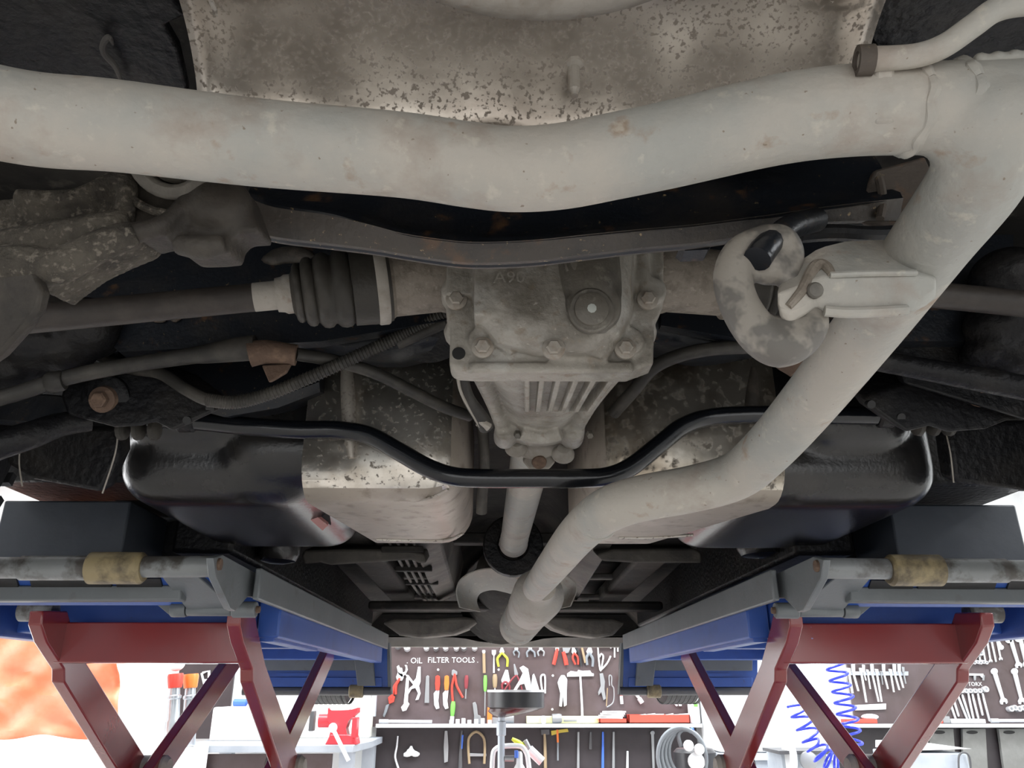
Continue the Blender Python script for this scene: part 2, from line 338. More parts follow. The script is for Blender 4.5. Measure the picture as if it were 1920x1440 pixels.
# ---- spare wheel well / heat shield above the rear pipe
mb = MB()
prof = [(0.10, 0.520), (0.26, 0.505), (0.38, 0.500), (0.440, 0.496), (0.474, 0.486), (0.500, 0.470), (0.518, 0.453), (0.528, 0.438), (0.540, 0.444), (0.552, 0.50)]
prof = crom([Vector((0, a, b)) for a, b in prof], 4)
xa, xb = -0.250, 0.300
secs = []
for i in range(41):
    u = i / 40; x = xa + (xb - xa) * u
    rip = 0.004 * math.sin(u * 19) + 0.003 * math.sin(u * 43 + 1)
    edge = 0.05 * max(0, abs(u - .5) * 2 - .86) / .14
    bow = 0.012 * (2 * u - 1) ** 2
    secs.append([C(x, p.y - bow * (p.y > 0.45), p.z + rip * (0.5 + 8 * max(0, p.y - .45)) + edge * 0.2) for p in prof])
mb.loft(secs, closed=False)
hs = part(mb, 'spare_well_heat_shield', shield, 'grey speckled heat shield above the rear exhaust pipe', solid=0.003, smooth=60)
# torn left edge flap of the shield and the round boss seen at the very top
mb = MB()
cx, cy = XC - 0.012, 0.252
mb.lathe(C(cx, cy + .014, 0.515), (0, 0, -1), [(0, .196), (.022, .192), (.030, .186), (.033, .178), (.030, .170), (.020, .164), (.014, .155), (.014, .0)], n=64)
wb = part(mb, 'well_boss', ringsteel, 'dark round floor of the spare wheel well', hs, smooth=50)
part(MB().lathe(C(cx, cy + .014, 0.5145), (0, 0, -1), [(0, .199), (.022, .195), (.031, .188), (.0345, .179), (.031, .168), (.024, .164), (.0, .166)], n=64), 'well_lip', greycast, 'rounded grey lip of the spare wheel well', wb, smooth=50)
pd = PZ(568, 143, .4815)
part(MB().lathe(pd, (0, -.55, -.83), [(-.004, .0032), (.0015, .003), (.002, .001)], n=10), 'paint_dab', mat('turquoise_paint_dab', (.03, .24, .28), .5), 'tiny turquoise paint dab', hs)
mb = MB()
o = PZ(1076, 140, 0.466)
mb.lathe(o + V(0, 0, .02), (0, 0, -1), [(0, .0095), (.012, .009), (.014, .005), (.036, .005), (.038, .0035), (.042, .003)], n=10)
part(mb, 'stud', boltmat, 'small stud bolt sticking out of the heat shield', hs)
# creases pressed into the shield
for (a, b) in (((1560, 0, .494), (1475, 110, .480)), ((655, 0, .494), (690, 110, .480)), ((395, 0, .494), (440, 140, .476))):
    pts = [PZ(a[0] + (b[0] - a[0]) * k / 4 + (6 if k % 2 else 0), a[1] + (b[1] - a[1]) * k / 4, a[2]) for k in range(5)]
    part(MB().tube(pts, [.002, .004, .0045, .004, .002], n=8), 'crease', shield_old, None, hs)

# ---- rear body panels either side of the heat shield
mb = MB()
mb.prism([PZ(-220, -160, .50), PZ(250, -160, .50), PZ(320, 0, .50), PZ(350, 30, .50), PZ(308, 48, .50), PZ(335, 95, .50), PZ(352, 170, .50), PZ(350, 260, .50), PZ(-160, 260, .50)], (0, 0, 0.012))
lp = part(mb, 'rear_body_panel', undercoat, 'black undercoated panel left of the heat shield', bevel=.003)
pts = [PZ(px, py, .492) for px, py in ((232, 170), (218, 128), (196, 100), (194, 82), (204, 70), (212, 84))]
part(MB().tube(pts, [.0012, .0025, .003, .0025, .0025, .001], n=8), 'sealer_bead', dustyfloor, 'thin curled bead of sealer', lp)
mb = MB()
mb.prism([PZ(1500, -160, .52), PZ(2200, -160, .52), PZ(2150, 330, .52), PZ(1760, 330, .52), PZ(1640, 90, .52)], (0, 0, .012))
part(mb, 'rear_body_panel', undercoat, 'dark panel behind the bent hanger rod', bevel=.003)

# ---- exhaust -------------------------------------------------------------------
R = 0.0305
cross = [C(-.62, .10, .42), C(-.60, .22, .40), C(-.53, .32, .375), C(-.44, .370, .36), PT(0, 213, .505), PT(220, 237, .525), PT(480, 268, .548), PT(750, 291, .565), PT(880, 310, .565), PT(960, 318, .563), PT(1050, 313, .560), PT(1150, 294, .556), PT(1260, 271, .552), PT(1460, 225, .536), PT(1610, 207, .528), PT(1780, 203, .525), PT(1960, 196, .523), PT(2150, 180, .52), C(.56, .33, .385), C(.63, .22, .40), C(.66, .10, .42)]
mb = MB().tube(cross, R, n=28, k=6)
mid = [PT(1865, 235, .520), PT(1835, 330, .535), PT(1745, 455, .600), PT(1622, 622, .72), PT(1500, 775, .85), PT(1432, 850, .935), PT(1380, 892, .985), PT(1300, 916, 1.005), PT(1200, 935, 1.02), PT(1135, 958, 1.05), PT(1085, 1000, 1.16), PT(1045, 1050, 1.36), PT(1018, 1085, 1.56), PT(1004, 1103, 1.70)]
mb.tube(mid, [R * 1.06, R * 1.03, R, R, R, R, R, R, R, R, R, R * 1.0, R * .98, R * .95], n=28, k=6)
mb.ball(PT(1850, 235, .522), (.043, .036, .034))
exh = part(mb, 'exhaust_pipe', exhaust, 'dusty beige exhaust pipe bending across the whole underside', remesh=.0032, rsm=6)
# weld beads
def weld(c, ax, r, n=22, w=.0045, arc=(0, 6.283)):
    ax, u, w_ = basis(ax); m = MB(); pts = []
    for k in range(n + 1):
        a = arc[0] + (arc[1] - arc[0]) * k / n
        pts.append(c + (u * math.cos(a) + w_ * math.sin(a)) * r + ax * (0.0015 * math.sin(k * 2.3)))
    return m.tube(pts, [w * (0.8 + 0.3 * (k % 2)) for k in range(n + 1)], n=8, k=3)
part(weld(PT(1705, 205, .526), (1, -.02, .0), R - .0022), 'weld_bead', exhaust, None, exh)
part(weld(PT(1790, 203, .525), (1, -.02, .0), R - .003, w=.0055), 'weld_bead', exhaust, None, exh)
part(weld(PT(1118, 972, 1.08), (mid[10] - mid[9]), R - .0012, w=.003), 'weld_bead', exhaust, None, exh)
# small weld lumps on the top right of the pipe
mb = MB()
for k in range(7): mb.ball(PT(1838 + k * 16, 112 - k * 1.5 + (k % 2) * 4, .512), (.006, .005, .005), n=8, m=6)
part(mb, 'weld_lump', exhaust, None, exh, remesh=.002, rsm=2)
# hanger rod at upper right, with cut-off end
rod = [PT(1612, 112, .500), PT(1660, 110, .498), PT(1720, 104, .495), PT(1770, 86, .490), PT(1822, 50, .484), PT(1868, 18, .480), PT(1925, 6, .478), PT(2010, 4, .476)]
hr = part(MB().tube(rod, [.0085, .0078, .0076, .0076, .0076, .0076, .0076, .0076], n=16), 'hanger_rod', exhaust, 'bent rod hanger welded to the top of the pipe', exh)
part(MB().ring(PT(1606, 114, .500), (rod[0] - rod[1]), .006, .0098, -.010, n=18), 'rod_end', rustdirt, None, hr)
mb = MB(); mb.bar(PT(1655, 128, .503), PT(1655, 235, .505), .014, .008)
part(mb, 'hanger_seam', exhaust, None, exh, bevel=.003)
# hanger bracket: folded box bracket welded to the pipe on the right, with rubber doughnut
def tub(pix, y0, vec, th): return MB().prism([P(a, b, y0) for a, b in pix], vec)
yb = 0.512
bst = [(1458, 548, 552, 572), (1463, 528, 548, 596), (1480, 505, 543, 607), (1508, 484, 533, 592), (1530, 469, 523, 576), (1548, 462, 517, 586), (1585, 453, 513, 590), (1650, 450, 512, 588), (1716, 449, 512, 583), (1738, 480, 516, 572), (1755, 508, 522, 556)]
secs = []
for px, tp, fo, bo in bst:
    secs.append([P(px, tp, yb + .020), P(px, fo, yb - .004), P(px, fo + .7 * (bo - fo), yb - .001), P(px, bo, yb + .004), P(px, bo, yb + .034), P(px, tp, yb + .040)])
br = part(MB().loft(secs), 'hanger_bracket', exhaust, 'folded steel hanger bracket welded to the exhaust', exh, bevel=.003, bseg=3, smooth=30)
part(MB().tube([P(1546, 583, yb), P(1600, 586, yb - .002), P(1700, 581, yb)], .0042, n=10), 'bracket_lip', exhaust, None, br)
part(MB().tube([P(1556, 516, yb - .005), P(1620, 513, yb - .006), P(1718, 512, yb - .005)], .0025, n=8), 'bracket_fold', exhaust, None, br)
part(MB().tube([P(1560, 515, yb - .005), P(1548, 500, yb + .002), P(1532, 498, yb + .004), P(1518, 515, yb + .001), P(1503, 545, yb - .003), P(1478, 575, yb - .002)], [.003, .0045, .005, .0045, .004, .003], n=10), 'bracket_bead', cupsteel, None, br)
mb = MB().lathe(P(1527, 545, yb - .004), (0, -1, -.3), [(-.012, .0062), (.002, .0062), (.0035, .005), (.004, .001)], n=16)
part(mb, 'rivet', ringsteel, 'round pin through the bracket', br)
# rubber doughnut
ctr = [(1430, 455), (1390, 478), (1374, 520), (1388, 575), (1422, 625), (1462, 650), (1505, 632), (1524, 598), (1500, 565), (1478, 520), (1480, 480), (1462, 455), (1430, 455)]
yr = 0.528
mb = MB().tube([P(a, b, yr) for a, b in ctr], [.0145, .0155, .0155, .0155, .0165, .0165, .0145, .012, .009, .009, .012, .0145, .0145], n=14, k=5, caps=False)
mb.ball(P(1440, 495, yr), (.020, .014, .018))
mb.ball(P(1470, 625, yr), (.022, .014, .014))
part(mb, 'rubber_hanger', hangrub, 'blotched rubber doughnut exhaust hanger', exh, remesh=.003, rsm=3)
part(MB().tube([P(1420, 486, yr - .018), P(1432, 468, yr - .014), P(1452, 448, yr), P(1485, 425, yr + .02), P(1530, 412, yr + .05)], .0108, n=14), 'hanger_pin', blackpaint, 'black pin through the rubber hanger', exh)
part(MB().tube([P(1440, 648, yr + .004), P(1452, 655, yr + .02)], .009, n=12), 'hanger_stub', hangrub, None, exh)
# front cans of the exhaust
a0 = mid[-1]; ax = (PT(966, 1182, 2.42) - PT(1016, 1106, 1.74))
o = PT(1016, 1106, 1.74)
mb = MB().lathe(o, ax, [(-.03, .028), (.0, .030), (.03, .036), (.05, .054), (.07, .060), (.25, .058), (.27, .048)], n=30)
can = part(mb, 'front_resonator', exhaust, 'dusty resonator can at the front of the pipe', exh)
part(MB().lathe(PT(1020, 1112, 1.80), (-.3, 1.0, -.05), [(0, .044), (.006, .046), (.012, .044)], n=24), 'end_flange', exhaust, None, can)
pr = [(.27, .046)]
for k in range(8): pr += [(.29 + k * .05, .056), (.315 + k * .05, .048)]
pr += [(.72, .036)]
part(MB().lathe(o, ax, pr, n=26), 'flex_joint', exhaust, 'ribbed flexible joint', can)

# ---- rear cross beam ------------------------------------------------------------
st = [(470, 436, 352), (520, 450, 372), (620, 462, 388), (700, 472, 410), (760, 482, 428), (840, 494, 440), (900, 498, 444), (1000, 494, 440), (1100, 482, 430), (1200, 470, 421), (1300, 461, 412), (1380, 449, 402), (1440, 436, 396), (1520, 424, 384), (1600, 420, 372), (1680, 420, 360)]
secs = []
for px, lip, rid in st:
    a = P(px, lip, .605); b = P(px, rid, .585); x = a.x
    zl, zr_ = a.z, b.z
    secs.append([V(x, .70, zl + .072), V(x, .625, zl + .014), V(x, .607, zl - .001), V(x, .600, zl + .001), V(x, .592, zl + .012), V(x, .586, zr_ - .006), V(x, .588, zr_ + .002), V(x, .600, zr_ + .014), V(x, .610, zr_ + .050), V(x, .625, zr_ + .085), V(x, .66, zr_ + .10), V(x, .70, zr_ + .10)])
mb = MB(); n = len(secs[0])
ss = [crom([q[j] for q in secs], 4) for j in range(n)]
mb.loft([[ss[j][i] for j in range(n)] for i in range(len(ss[0]))])
bm_ = part(mb, 'rear_cross_beam', beam, 'rusty black pressed steel cross beam behind the pipe', smooth=40)
# dirt-browned lower lip of the beam
secs = []
for px, lip, rid in st:
    a = P(px, lip, .605); b = P(px, rid, .585); x = a.x; zl, zr_ = a.z, b.z
    secs.append([V(x, .612, zl + .0005), V(x, .599, zl - .0005), V(x, .590, zl + .010), V(x, .5850, zl + .70 * (zr_ - zl)), V(x, .589, zl + .70 * (zr_ - zl)), V(x, .600, zl + .010), V(x, .612, zl + .004)])
n = len(secs[0]); ss = [crom([q[j] for q in secs], 4) for j in range(n)]
part(MB().loft([[ss[j][i] for j in range(n)] for i in range(len(ss[0]))]), 'beam_lip', lipdirt, 'brown dirty lower lip of the cross beam', bm_, smooth=40)
# boxed right end with welded plate
mb = MB().prism([P(1640, 318, .60), P(1735, 292, .60), P(1762, 350, .60), P(1700, 446, .60), P(1668, 430, .60), P(1600, 410, .60)], (0, .05, .01))
part(mb, 'beam_end_plate', rustdirt, 'rust-edged end plate of the cross beam', bm_, bevel=.003)
mb = MB().tube([P(1648, 334, .592), P(1655, 372, .592), P(1650, 410, .592)], .004, n=8)
part(mb, 'weld_bead', rustdirt, None, bm_)
mb = MB().tube([P(1500, 440, .60), P(1560, 436, .60), P(1640, 440, .602), P(1690, 436, .605)], .008, n=10)
part(mb, 'beam_tube', blackpaint, None, bm_)
mb = MB().prism([P(1275, 462, .612), P(1335, 458, .612), P(1328, 468, .612), P(1285, 470, .612)], (0, .02, 0))
part(mb, 'beam_tab', blackpaint, None, bm_)

# ---- left cast arm with bushing -----------------------------------------------------
ya = 0.52
mb = MB()
outline = [(-330, 400), (-120, 380), (0, 372), (130, 368), (190, 345), (240, 326), (246, 400), (262, 440), (250, 452), (200, 472), (150, 495), (100, 530), (78, 548), (55, 520), (0, 505), (-120, 520), (-330, 540)]
mb.prism([P(a, b, ya) for a, b in outline], (0, .045, .01))
mb.tube([P(-330, 490, ya - .004), P(-120, 470, ya - .004), P(0, 462, ya - .004), P(120, 440, ya - .004), P(215, 418, ya - .004), P(240, 412, ya - .002)], [.013, .013, .013, .012, .010, .008], n=12)
mb.tube([P(-60, 505, ya - .008), P(40, 500, ya - .010), P(110, 498, ya - .010), P(190, 460, ya - .008), P(256, 438, ya - .006)], [.016, .016, .014, .012, .010], n=12)
mb.tube([P(30, 372, ya - .003), P(140, 372, ya - .003), P(232, 335, ya - .003), P(236, 400, ya - .003)], .008, n=10)
arm = part(mb, 'suspension_arm', armdirt, 'dirt-caked cast suspension arm left of the cross beam', remesh=.003, rsm=4)
kn = MB().prism([P(a, b, ya + .003) for a, b in [(228, 330), (300, 322), (420, 340), (458, 350), (470, 385), (486, 432), (440, 436), (432, 448), (428, 472), (345, 477), (318, 454), (310, 440), (255, 450), (238, 420)]], (0, .04, .01))
kn.tube([P(238, 440, ya - .003), P(300, 424, ya - .002), P(330, 400, ya - .002), P(372, 362, ya), P(420, 350, ya + .002)], [.009, .008, .007, .009, .010], n=10)
kn.ball(P(412, 385, ya + .004), (.026, .020, .024)); kn.tube([P(330, 458, ya - .004), P(380, 464, ya - .005), P(422, 458, ya - .003)], [.008, .010, .008], n=10)
part(kn, 'arm_knuckle', armsmooth, 'smooth dark knuckle of the arm with a tab', arm, remesh=.003, rsm=4)
part(MB().ring(P(335, 290, ya - .010), (0, -1, -.62), .024, .036, .018, n=32), 'bushing_ring', ringsteel, 'grey bushing ring in the arm', arm, bevel=.003)
part(MB().lathe(P(335, 290, ya - .010), (0, -1, -.62), [(-.01, .024), (.008, .023), (.012, .018), (.013, .001)], n=28), 'bushing_rubber', dirtyalu_dark, None, arm)
part(MB().tube([P(240, 342, ya - .003), P(252, 375, ya - .004), P(290, 396, ya - .004), P(330, 402, ya - .004)], .0035, n=8), 'arm_rib', armdirt, None, arm)
# dark triangular flap at the left edge
mb = MB().prism([P(-60, 470, .50), P(38, 484, .50), P(62, 500, .50), P(78, 545, .50), P(70, 580, .505), P(48, 612, .51), P(0, 665, .515), P(-80, 720, .52)], (0, .012, .004))
part(mb, 'arm_flap', armsmooth, 'dark dirt-covered flap hanging at the left edge', arm, bevel=.003)

# ---- axle shafts ----------------------------------------------------------------------
dc = P(1038, 522, .86)        # centre of the differential outputs
def axle(sgn, pts_px, y_in):
    pass
A = P(835, 523, .86); B = P(60, 598, .80)
axd = (B - A).normalized()
cup = part(MB().lathe(A, axd, [(-.02, .043), (.004, .043), (.010, .041), (.066, .041), (.070, .044), (.074, .044)], n=30), 'joint_cup', cupsteel, 'speckled steel cup of the left drive joint')
pr = [(.070, .0455), (.078, .048), (.092, .048), (.097, .0475), (.116, .047)]
for k, (d0, r0, w0) in enumerate(((.117, .0480, .021), (.140, .0465, .018), (.160, .0425, .014), (.175, .0365, .010))):
    pr += [(d0, r0 * .90), (d0 + w0 * .2, r0 * .98), (d0 + w0 * .5, r0), (d0 + w0 * .8, r0 * .97), (d0 + w0, r0 * .88)]
pr += [(.186, .027), (.190, .021)]
boot = part(MB().lathe(A, axd, pr, n=30), 'joint_boot', bootrub, 'dusty ribbed rubber boot on the left drive joint', smooth=60)
part(MB().lathe(A, axd, [(.074, .0482), (.076, .0496), (.086, .0496), (.088, .0482)], n=30), 'boot_clamp', greycast, 'wide metal band around the boot', boot)
part(MB().lathe(A, axd, [(.184, .0215), (.187, .0238), (.195, .0238), (.199, .0215), (.206, .0205)], n=24), 'boot_collar', greycast, 'pale collar at the narrow end of the boot', boot)
sh = part(MB().lathe(A, axd, [(.19, .0178), (.232, .0175), (.234, .0165), (.235, .0165)], n=20), 'axle_shaft', greycast, 'pale end of the left axle shaft')
part(MB().lathe(A, axd, [(.232, .0172), (.60, .0165), (.95, .0165)], n=20), 'shaft_tube', shaftbrown, 'long brown axle shaft to the left wheel', sh)
A2 = P(1240, 523, .86); ax2 = Vector((1, .02, -.06)).normalized()
cup2 = part(MB().lathe(A2, ax2, [(-.02, .044), (.004, .044), (.010, .0415), (.076, .0415), (.080, .046), (.098, .046), (.102, .040)], n=30), 'joint_cup', cupsteel, 'dusty cup of the right drive joint, half hidden by the rubber hanger')
pr = [(.10, .040)]
for k, (d0, r0) in enumerate(((.118, .0465), (.132, .044), (.146, .041), (.158, .037), (.168, .032))): pr += [(d0, r0 * .86), (d0 + .006, r0), (d0 + .009, r0)]
pr += [(.19, .02)]
part(MB().lathe(A2, ax2, pr, n=24), 'joint_boot', bootrub, None, cup2, smooth=60)
part(MB().tube([A2 + ax2 * .18, P(1700, 548, .85), P(1990, 578, .84)], .0165, n=18, k=2), 'axle_shaft', shaftbrown, 'brown axle shaft to the right wheel')
# ---- differential -------------------------------------------------------------------
YD = 0.80
def D(px, py, dy=0.0): return P(px, py, YD + dy)
mb = MB()
# mating flange
fl = [(838, 455), (836, 590), (844, 606), (842, 682), (852, 692), (885, 696), (1182, 696), (1226, 680), (1228, 606), (1244, 575), (1246, 455)]
mb.prism([D(a, b) for a, b in fl], (0, .034, 0))
# cover bulge
def ringsec(pix, dy): return [D(a, b, dy) for a, b in pix]
q0 = [(884, 440), (884, 560), (896, 610), (930, 650), (1010, 668), (1110, 668), (1165, 640), (1186, 590), (1192, 440)]
def shrink(q, cx, cy, s): return [(cx + (a - cx) * s, cy + (b - cy) * s) for a, b in q]
secs = [ringsec(q0, .01), ringsec(q0, -.012), ringsec(shrink(q0, 1040, 450, .96), -.030), ringsec(shrink(q0, 1040, 450, .87), -.044), ringsec(shrink(q0, 1040, 450, .70), -.052)]
mb.loft(secs)
# rectangular step on the left of the bulge, ribs and bolt bosses
mb.box(D(945, 548, -.030), (.066, .035, .075))
mb.tube([D(930, 600, -.020), D(938, 630, -.012), D(965, 660, -.002)], [.012, .012, .008], n=10)
mb.box(D(862, 520, -.004), (.028, .03, .06))
for (a, b, r) in ((856, 562, .0165), (905, 652, .016), (1038, 654, .0185), (1172, 654, .0175), (1214, 562, .0175)):
    mb.lathe(D(a, b, .02), (0, -1, -.05), [(0, r * 1.1), (.028, r), (.030, r * .9)], n=20)
mb.lathe(D(1038, 654, .01), (0, -1, -.05), [(0, .021), (.044, .0165), (.047, .015)], n=20)
mb.tube([D(1120, 640, -.012), D(1112, 668, -.004)], [.022, .016], n=12)
mb.bar(D(880, 690, -.002), D(1185, 690, -.002), .010, .012)
mb.tube([D(1198, 470, -.002), D(1206, 530, -.006), D(1214, 560, -.006)], [.012, .010, .010], n=10)
# carrier: tapering box nose going forward
def rsec(y, hw, zb, zt, rr, n=6):
    pts = []
    for (sx, sz, a0) in ((1, -1, -90), (1, 1, 0), (-1, 1, 90), (-1, -1, 180)):
        cx = XD + sx * (hw - rr); cz = (zb + rr) if sz < 0 else (zt - rr)
        for k in range(n + 1):
            a = math.radians(a0 + 90 * k / n); pts.append(C(cx + rr * math.cos(a), y, cz + rr * math.sin(a)))
    return pts
XD = D(1038, 600).x
mb.loft([rsec(.825, .098, .352, .60, .03), rsec(.87, .092, .354, .60, .035), rsec(.93, .078, .356, .58, .04), rsec(1.0, .066, .358, .54, .045), rsec(1.08, .058, .360, .50, .045), rsec(1.135, .056, .360, .48, .05), rsec(1.16, .054, .362, .47, .05)])
mb.loft([rsec(1.125, .066, .352, .49, .055), rsec(1.15, .066, .352, .49, .055)])
for sx in (-1, 1):
    mb.lathe(C(XD + sx * .052, 1.105, .366), (0, 1, 0), [(0, .016), (.03, .018), (.05, .018)], n=16)
    mb.tube([C(XD + sx * .096, .84, .372), C(XD + sx * .090, .92, .385), C(XD + sx * .070, 1.04, .385), C(XD + sx * .055, 1.12, .372)], [.014, .012, .012, .012], n=10)
    mb.tube([C(XD + sx * .108, .835, .40), C(XD + sx * .112, .87, .41), C(XD + sx * .095, .95, .42)], [.018, .018, .014], n=10)
mb.tube([C(XD - .03, 1.09, .356), C(XD, 1.10, .352), C(XD + .03, 1.09, .356)], .012, n=10)
diff = part(mb, 'differential', castalu, 'grey cast differential housing in the middle', remesh=.0026, rsm=4)
# oily channel around the two plugs
m2 = MB().tube([D(1092, 430, -.030), D(1100, 500, -.036), D(1106, 560, -.034), D(1110, 610, -.024), D(1112, 655, -.006)], [.038, .038, .036, .030, .016], n=20)
m2.lathe(D(1108, 582, -.03), (0, -1, -.22), [(0, .034), (.028, .030), (.030, .027)], n=28)
m2.lathe(D(1100, 494, -.03), (0, -1, -.22), [(0, .034), (.028, .030), (.030, .027)], n=28)
part(m2, 'plug_boss', dirtyalu_dark, 'dark oily boss around the plugs', diff, remesh=.0026, rsm=5)
# cooling fins under the carrier
for k, px in enumerate((985, 1012, 1042, 1074, 1106, 1138)):
    x = P(px, 735, .89).x; sp = (x - XD) * .25
    q = [C(x - .0035, .836, .362), C(x + .0035, .836, .362), C(x + .0025 - sp, 1.035, .362), C(x - .0025 - sp, 1.035, .362)]
    m2 = MB().loft([[C(x + s * .0045, .836, .370), C(x + s * .0032, .836, .338), C(x + s * .0030 - sp * .7, .97, .345), C(x - sp + s * .003, 1.035, .368)] for s in (-1, 1)])
    part(m2, 'cooling_fin', castalu, None, diff, bevel=.0015)
def bolt(o, ax, r, m, parent, hexr=None, h=.007, washer=True):
    b = MB()
    if washer: b.lathe(o, ax, [(-.002, r * 1.45), (.0022, r * 1.45), (.003, r * 1.3)], n=20)
    b.lathe(o, ax, [(0, r), (h * .8, r), (h, r * .8)], n=6)
    return part(b, 'bolt', m, None, parent)
for (a, b) in ((856, 562), (905, 652), (1038, 654), (1172, 654), (1214, 562)):
    bolt(D(a, b, -.0105 if a != 1038 else -.041), (0, -1, -.12), .0085, boltmat, diff, h=.009)
for px in (970, 1105): bolt(P(px, 808, 1.095) + V(0, 0, -.004), (0, -.8, -.6), .0055, dirtyalu_dark, diff, h=.012, washer=False)
# plugs
for (a, b) in ((1108, 582), (1100, 494)):
    o = D(a, b, -.062); ax = (0, -1, -.22)
    pl = part(MB().lathe(o, ax, [(-.006, .0245), (.002, .0245), (.004, .0225), (.004, .0185), (.008, .0180), (.009, .016)], n=30), 'drain_plug' if b > 520 else 'filler_plug', dirtyalu_dark, 'oily round plug in the differential cover', diff)
    part(MB().lathe(o + Vector(ax).normalized() * .008, ax, [(0, .0052), (.0015, .005), (.002, .002)], n=9), 'plug_socket', palemark if b > 520 else greycast, 'pale mark in the middle of the plug', pl)
part(MB().lathe(D(861, 671, .012), (0, -1, 0), [(0, .0075), (.0135, .0075)], n=18), 'bolt_hole', blackgap, 'empty dark bolt hole', diff)  # black disc coloured like the shade inside an empty hole
# cast marking
def text_mesh(s, size, ext):
    cu = bpy.data.curves.new('cast_marking', 'FONT'); cu.body = s; cu.size = size; cu.extrude = ext; cu.align_x = 'CENTER'; cu.align_y = 'CENTER'; cu.resolution_u = 2
    ob = bpy.data.objects.new('tmp', cu); COL.objects.link(ob); bpy.context.view_layer.update()
    me = bpy.data.meshes.new_from_object(ob.evaluated_get(bpy.context.evaluated_depsgraph_get())); bpy.data.objects.remove(ob); return me
me = text_mesh('A90', .021, .002)
o = link('cast_marking', me, castalu, diff, 'raised casting mark')
o.location = D(955, 522, -.0500) - ORG[car.name]; o.rotation_euler = (math.radians(90), 0, 0)
# companion flange and propeller shaft
ps0 = C(XD - .002, 1.17, .385); ps1 = P(962, 1022, 2.20)
axp = (ps1 - ps0).normalized()
flg = part(MB().lathe(ps0, axp, [(-.02, .030), (0, .034), (.012, .044), (.02, .044), (.024, .036), (.05, .034)], n=28), 'companion_flange', greycast, 'round coupling flange at the differential nose')
for sx, px, py in ((-1, 968, 838), (1, 1056, 850)):
    part(MB().lathe(P(px, py, 1.165), (0, .6, -.25), [(-.012, .010), (0, .018), (.004, .018), (.006, .0155)], n=20), 'flange_bolt', greycast, None, flg)
prs = part(MB().lathe(ps0, axp, [(.03, .030), (.05, .031), (.075, .036), (.92, .037), (.925, .0385), (.94, .0385), (.945, .037), (.985, .037), (.99, .040), (1.0, .040), (1.005, .037), (1.03, .034)], n=32), 'propeller_shaft', exhaust, 'dusty propeller shaft running forward in the tunnel')
mb = MB().prism([P(988, 852, 1.19), P(1030, 852, 1.19), P(1042, 866, 1.19), P(1030, 880, 1.19), P(992, 880, 1.19), P(980, 866, 1.19)], (0, .03, .012))
part(mb, 'yoke_ear', greycast, None, prs, bevel=.003)
part(MB().lathe(P(1011, 866, 1.186), (0, -.7, -.7), [(0, .012), (.004, .011), (.0045, .001)], n=18), 'joint_cap', rustbolt, 'rusty universal joint cap', prs)
# centre bearing support
cb = ps0 + axp * 1.02
part(MB().ring(cb, axp, .042, .085, .05, n=30), 'centre_bearing', undercoat, 'black rubber centre bearing around the shaft', bevel=.004)
mb = MB().bar(cb + V(-.17, .03, .02), cb + V(.17, .03, .02), .05, .03)
part(mb, 'bearing_bracket', floorblack, None, bevel=.004)
# ---- front sub-frame member behind the axle -----------------------------------------------
st = [(150, 600, 560), (230, 640, 570), (330, 640, 580), (450, 628, 585), (560, 632, 592), (640, 655, 600), (740, 662, 606), (830, 640, 600), (960, 620, 590), (1100, 620, 590), (1240, 640, 598), (1330, 660, 606), (1420, 650, 600), (1520, 630, 590), (1700, 625, 585), (1880, 640, 575)]
secs = []
for px, lo, hi in st:
    a = P(px, lo, 1.02); b = P(px, hi, 1.0)
    secs.append([V(a.x, 1.12, a.z + .02), V(a.x, 1.04, a.z), V(a.x, 1.015, a.z + .004), V(a.x, 1.0, b.z), V(a.x, 1.0, b.z + .09), V(a.x, 1.12, b.z + .10)])
mb = MB(); n = len(secs[0]); ss = [crom([q[j] for q in secs], 4) for j in range(n)]
mb.loft([[ss[j][i] for j in range(n)] for i in range(len(ss[0]))])
sf = part(mb, 'subframe', blackpaint, 'black subframe pressing in front of the axle', bevel=0, smooth=50)
# left dark web panel filling the space above the axle shaft
mb = MB().prism([P(130, 440, .97), P(840, 440, .97), P(838, 600, .97), P(600, 640, .97), P(225, 660, .97), P(150, 600, .97)], (0, .02, .0))
part(mb, 'subframe_web', blackpaint, 'blue-black web panel above the left axle shaft', sf)
mb = MB().prism([P(1240, 440, .98), P(1900, 440, .98), P(1900, 640, .98), P(1420, 640, .98), P(1240, 610, .98)], (0, .02, .0))
part(mb, 'subframe_web', blackpaint, 'black web panel behind the rubber hanger', sf)
# rust patches as flakes sitting on the web, plus clump of mud
for (a, b, y, s) in ((318, 515, .962, .022), (318, 598, .955, .040), (645, 612, .985, .035), (720, 640, .985, .022)):
    m2 = MB()
    for k in range(5): m2.ball(P(a + random.uniform(-30, 30), b + random.uniform(-9, 9), y + .011), (s * random.uniform(.15, .4), .005, s * random.uniform(.1, .25)), n=8, m=6)
    part(m2, 'rust_flake', rustdirt, None, sf, remesh=.004, rsm=2)
mb = MB().ball(P(545, 478, .968), (.035, .008, .014)).ball(P(515, 486, .968), (.02, .008, .010))
part(mb, 'mud_clump', dirt_reflect_dark, None, sf, remesh=.004, rsm=2)
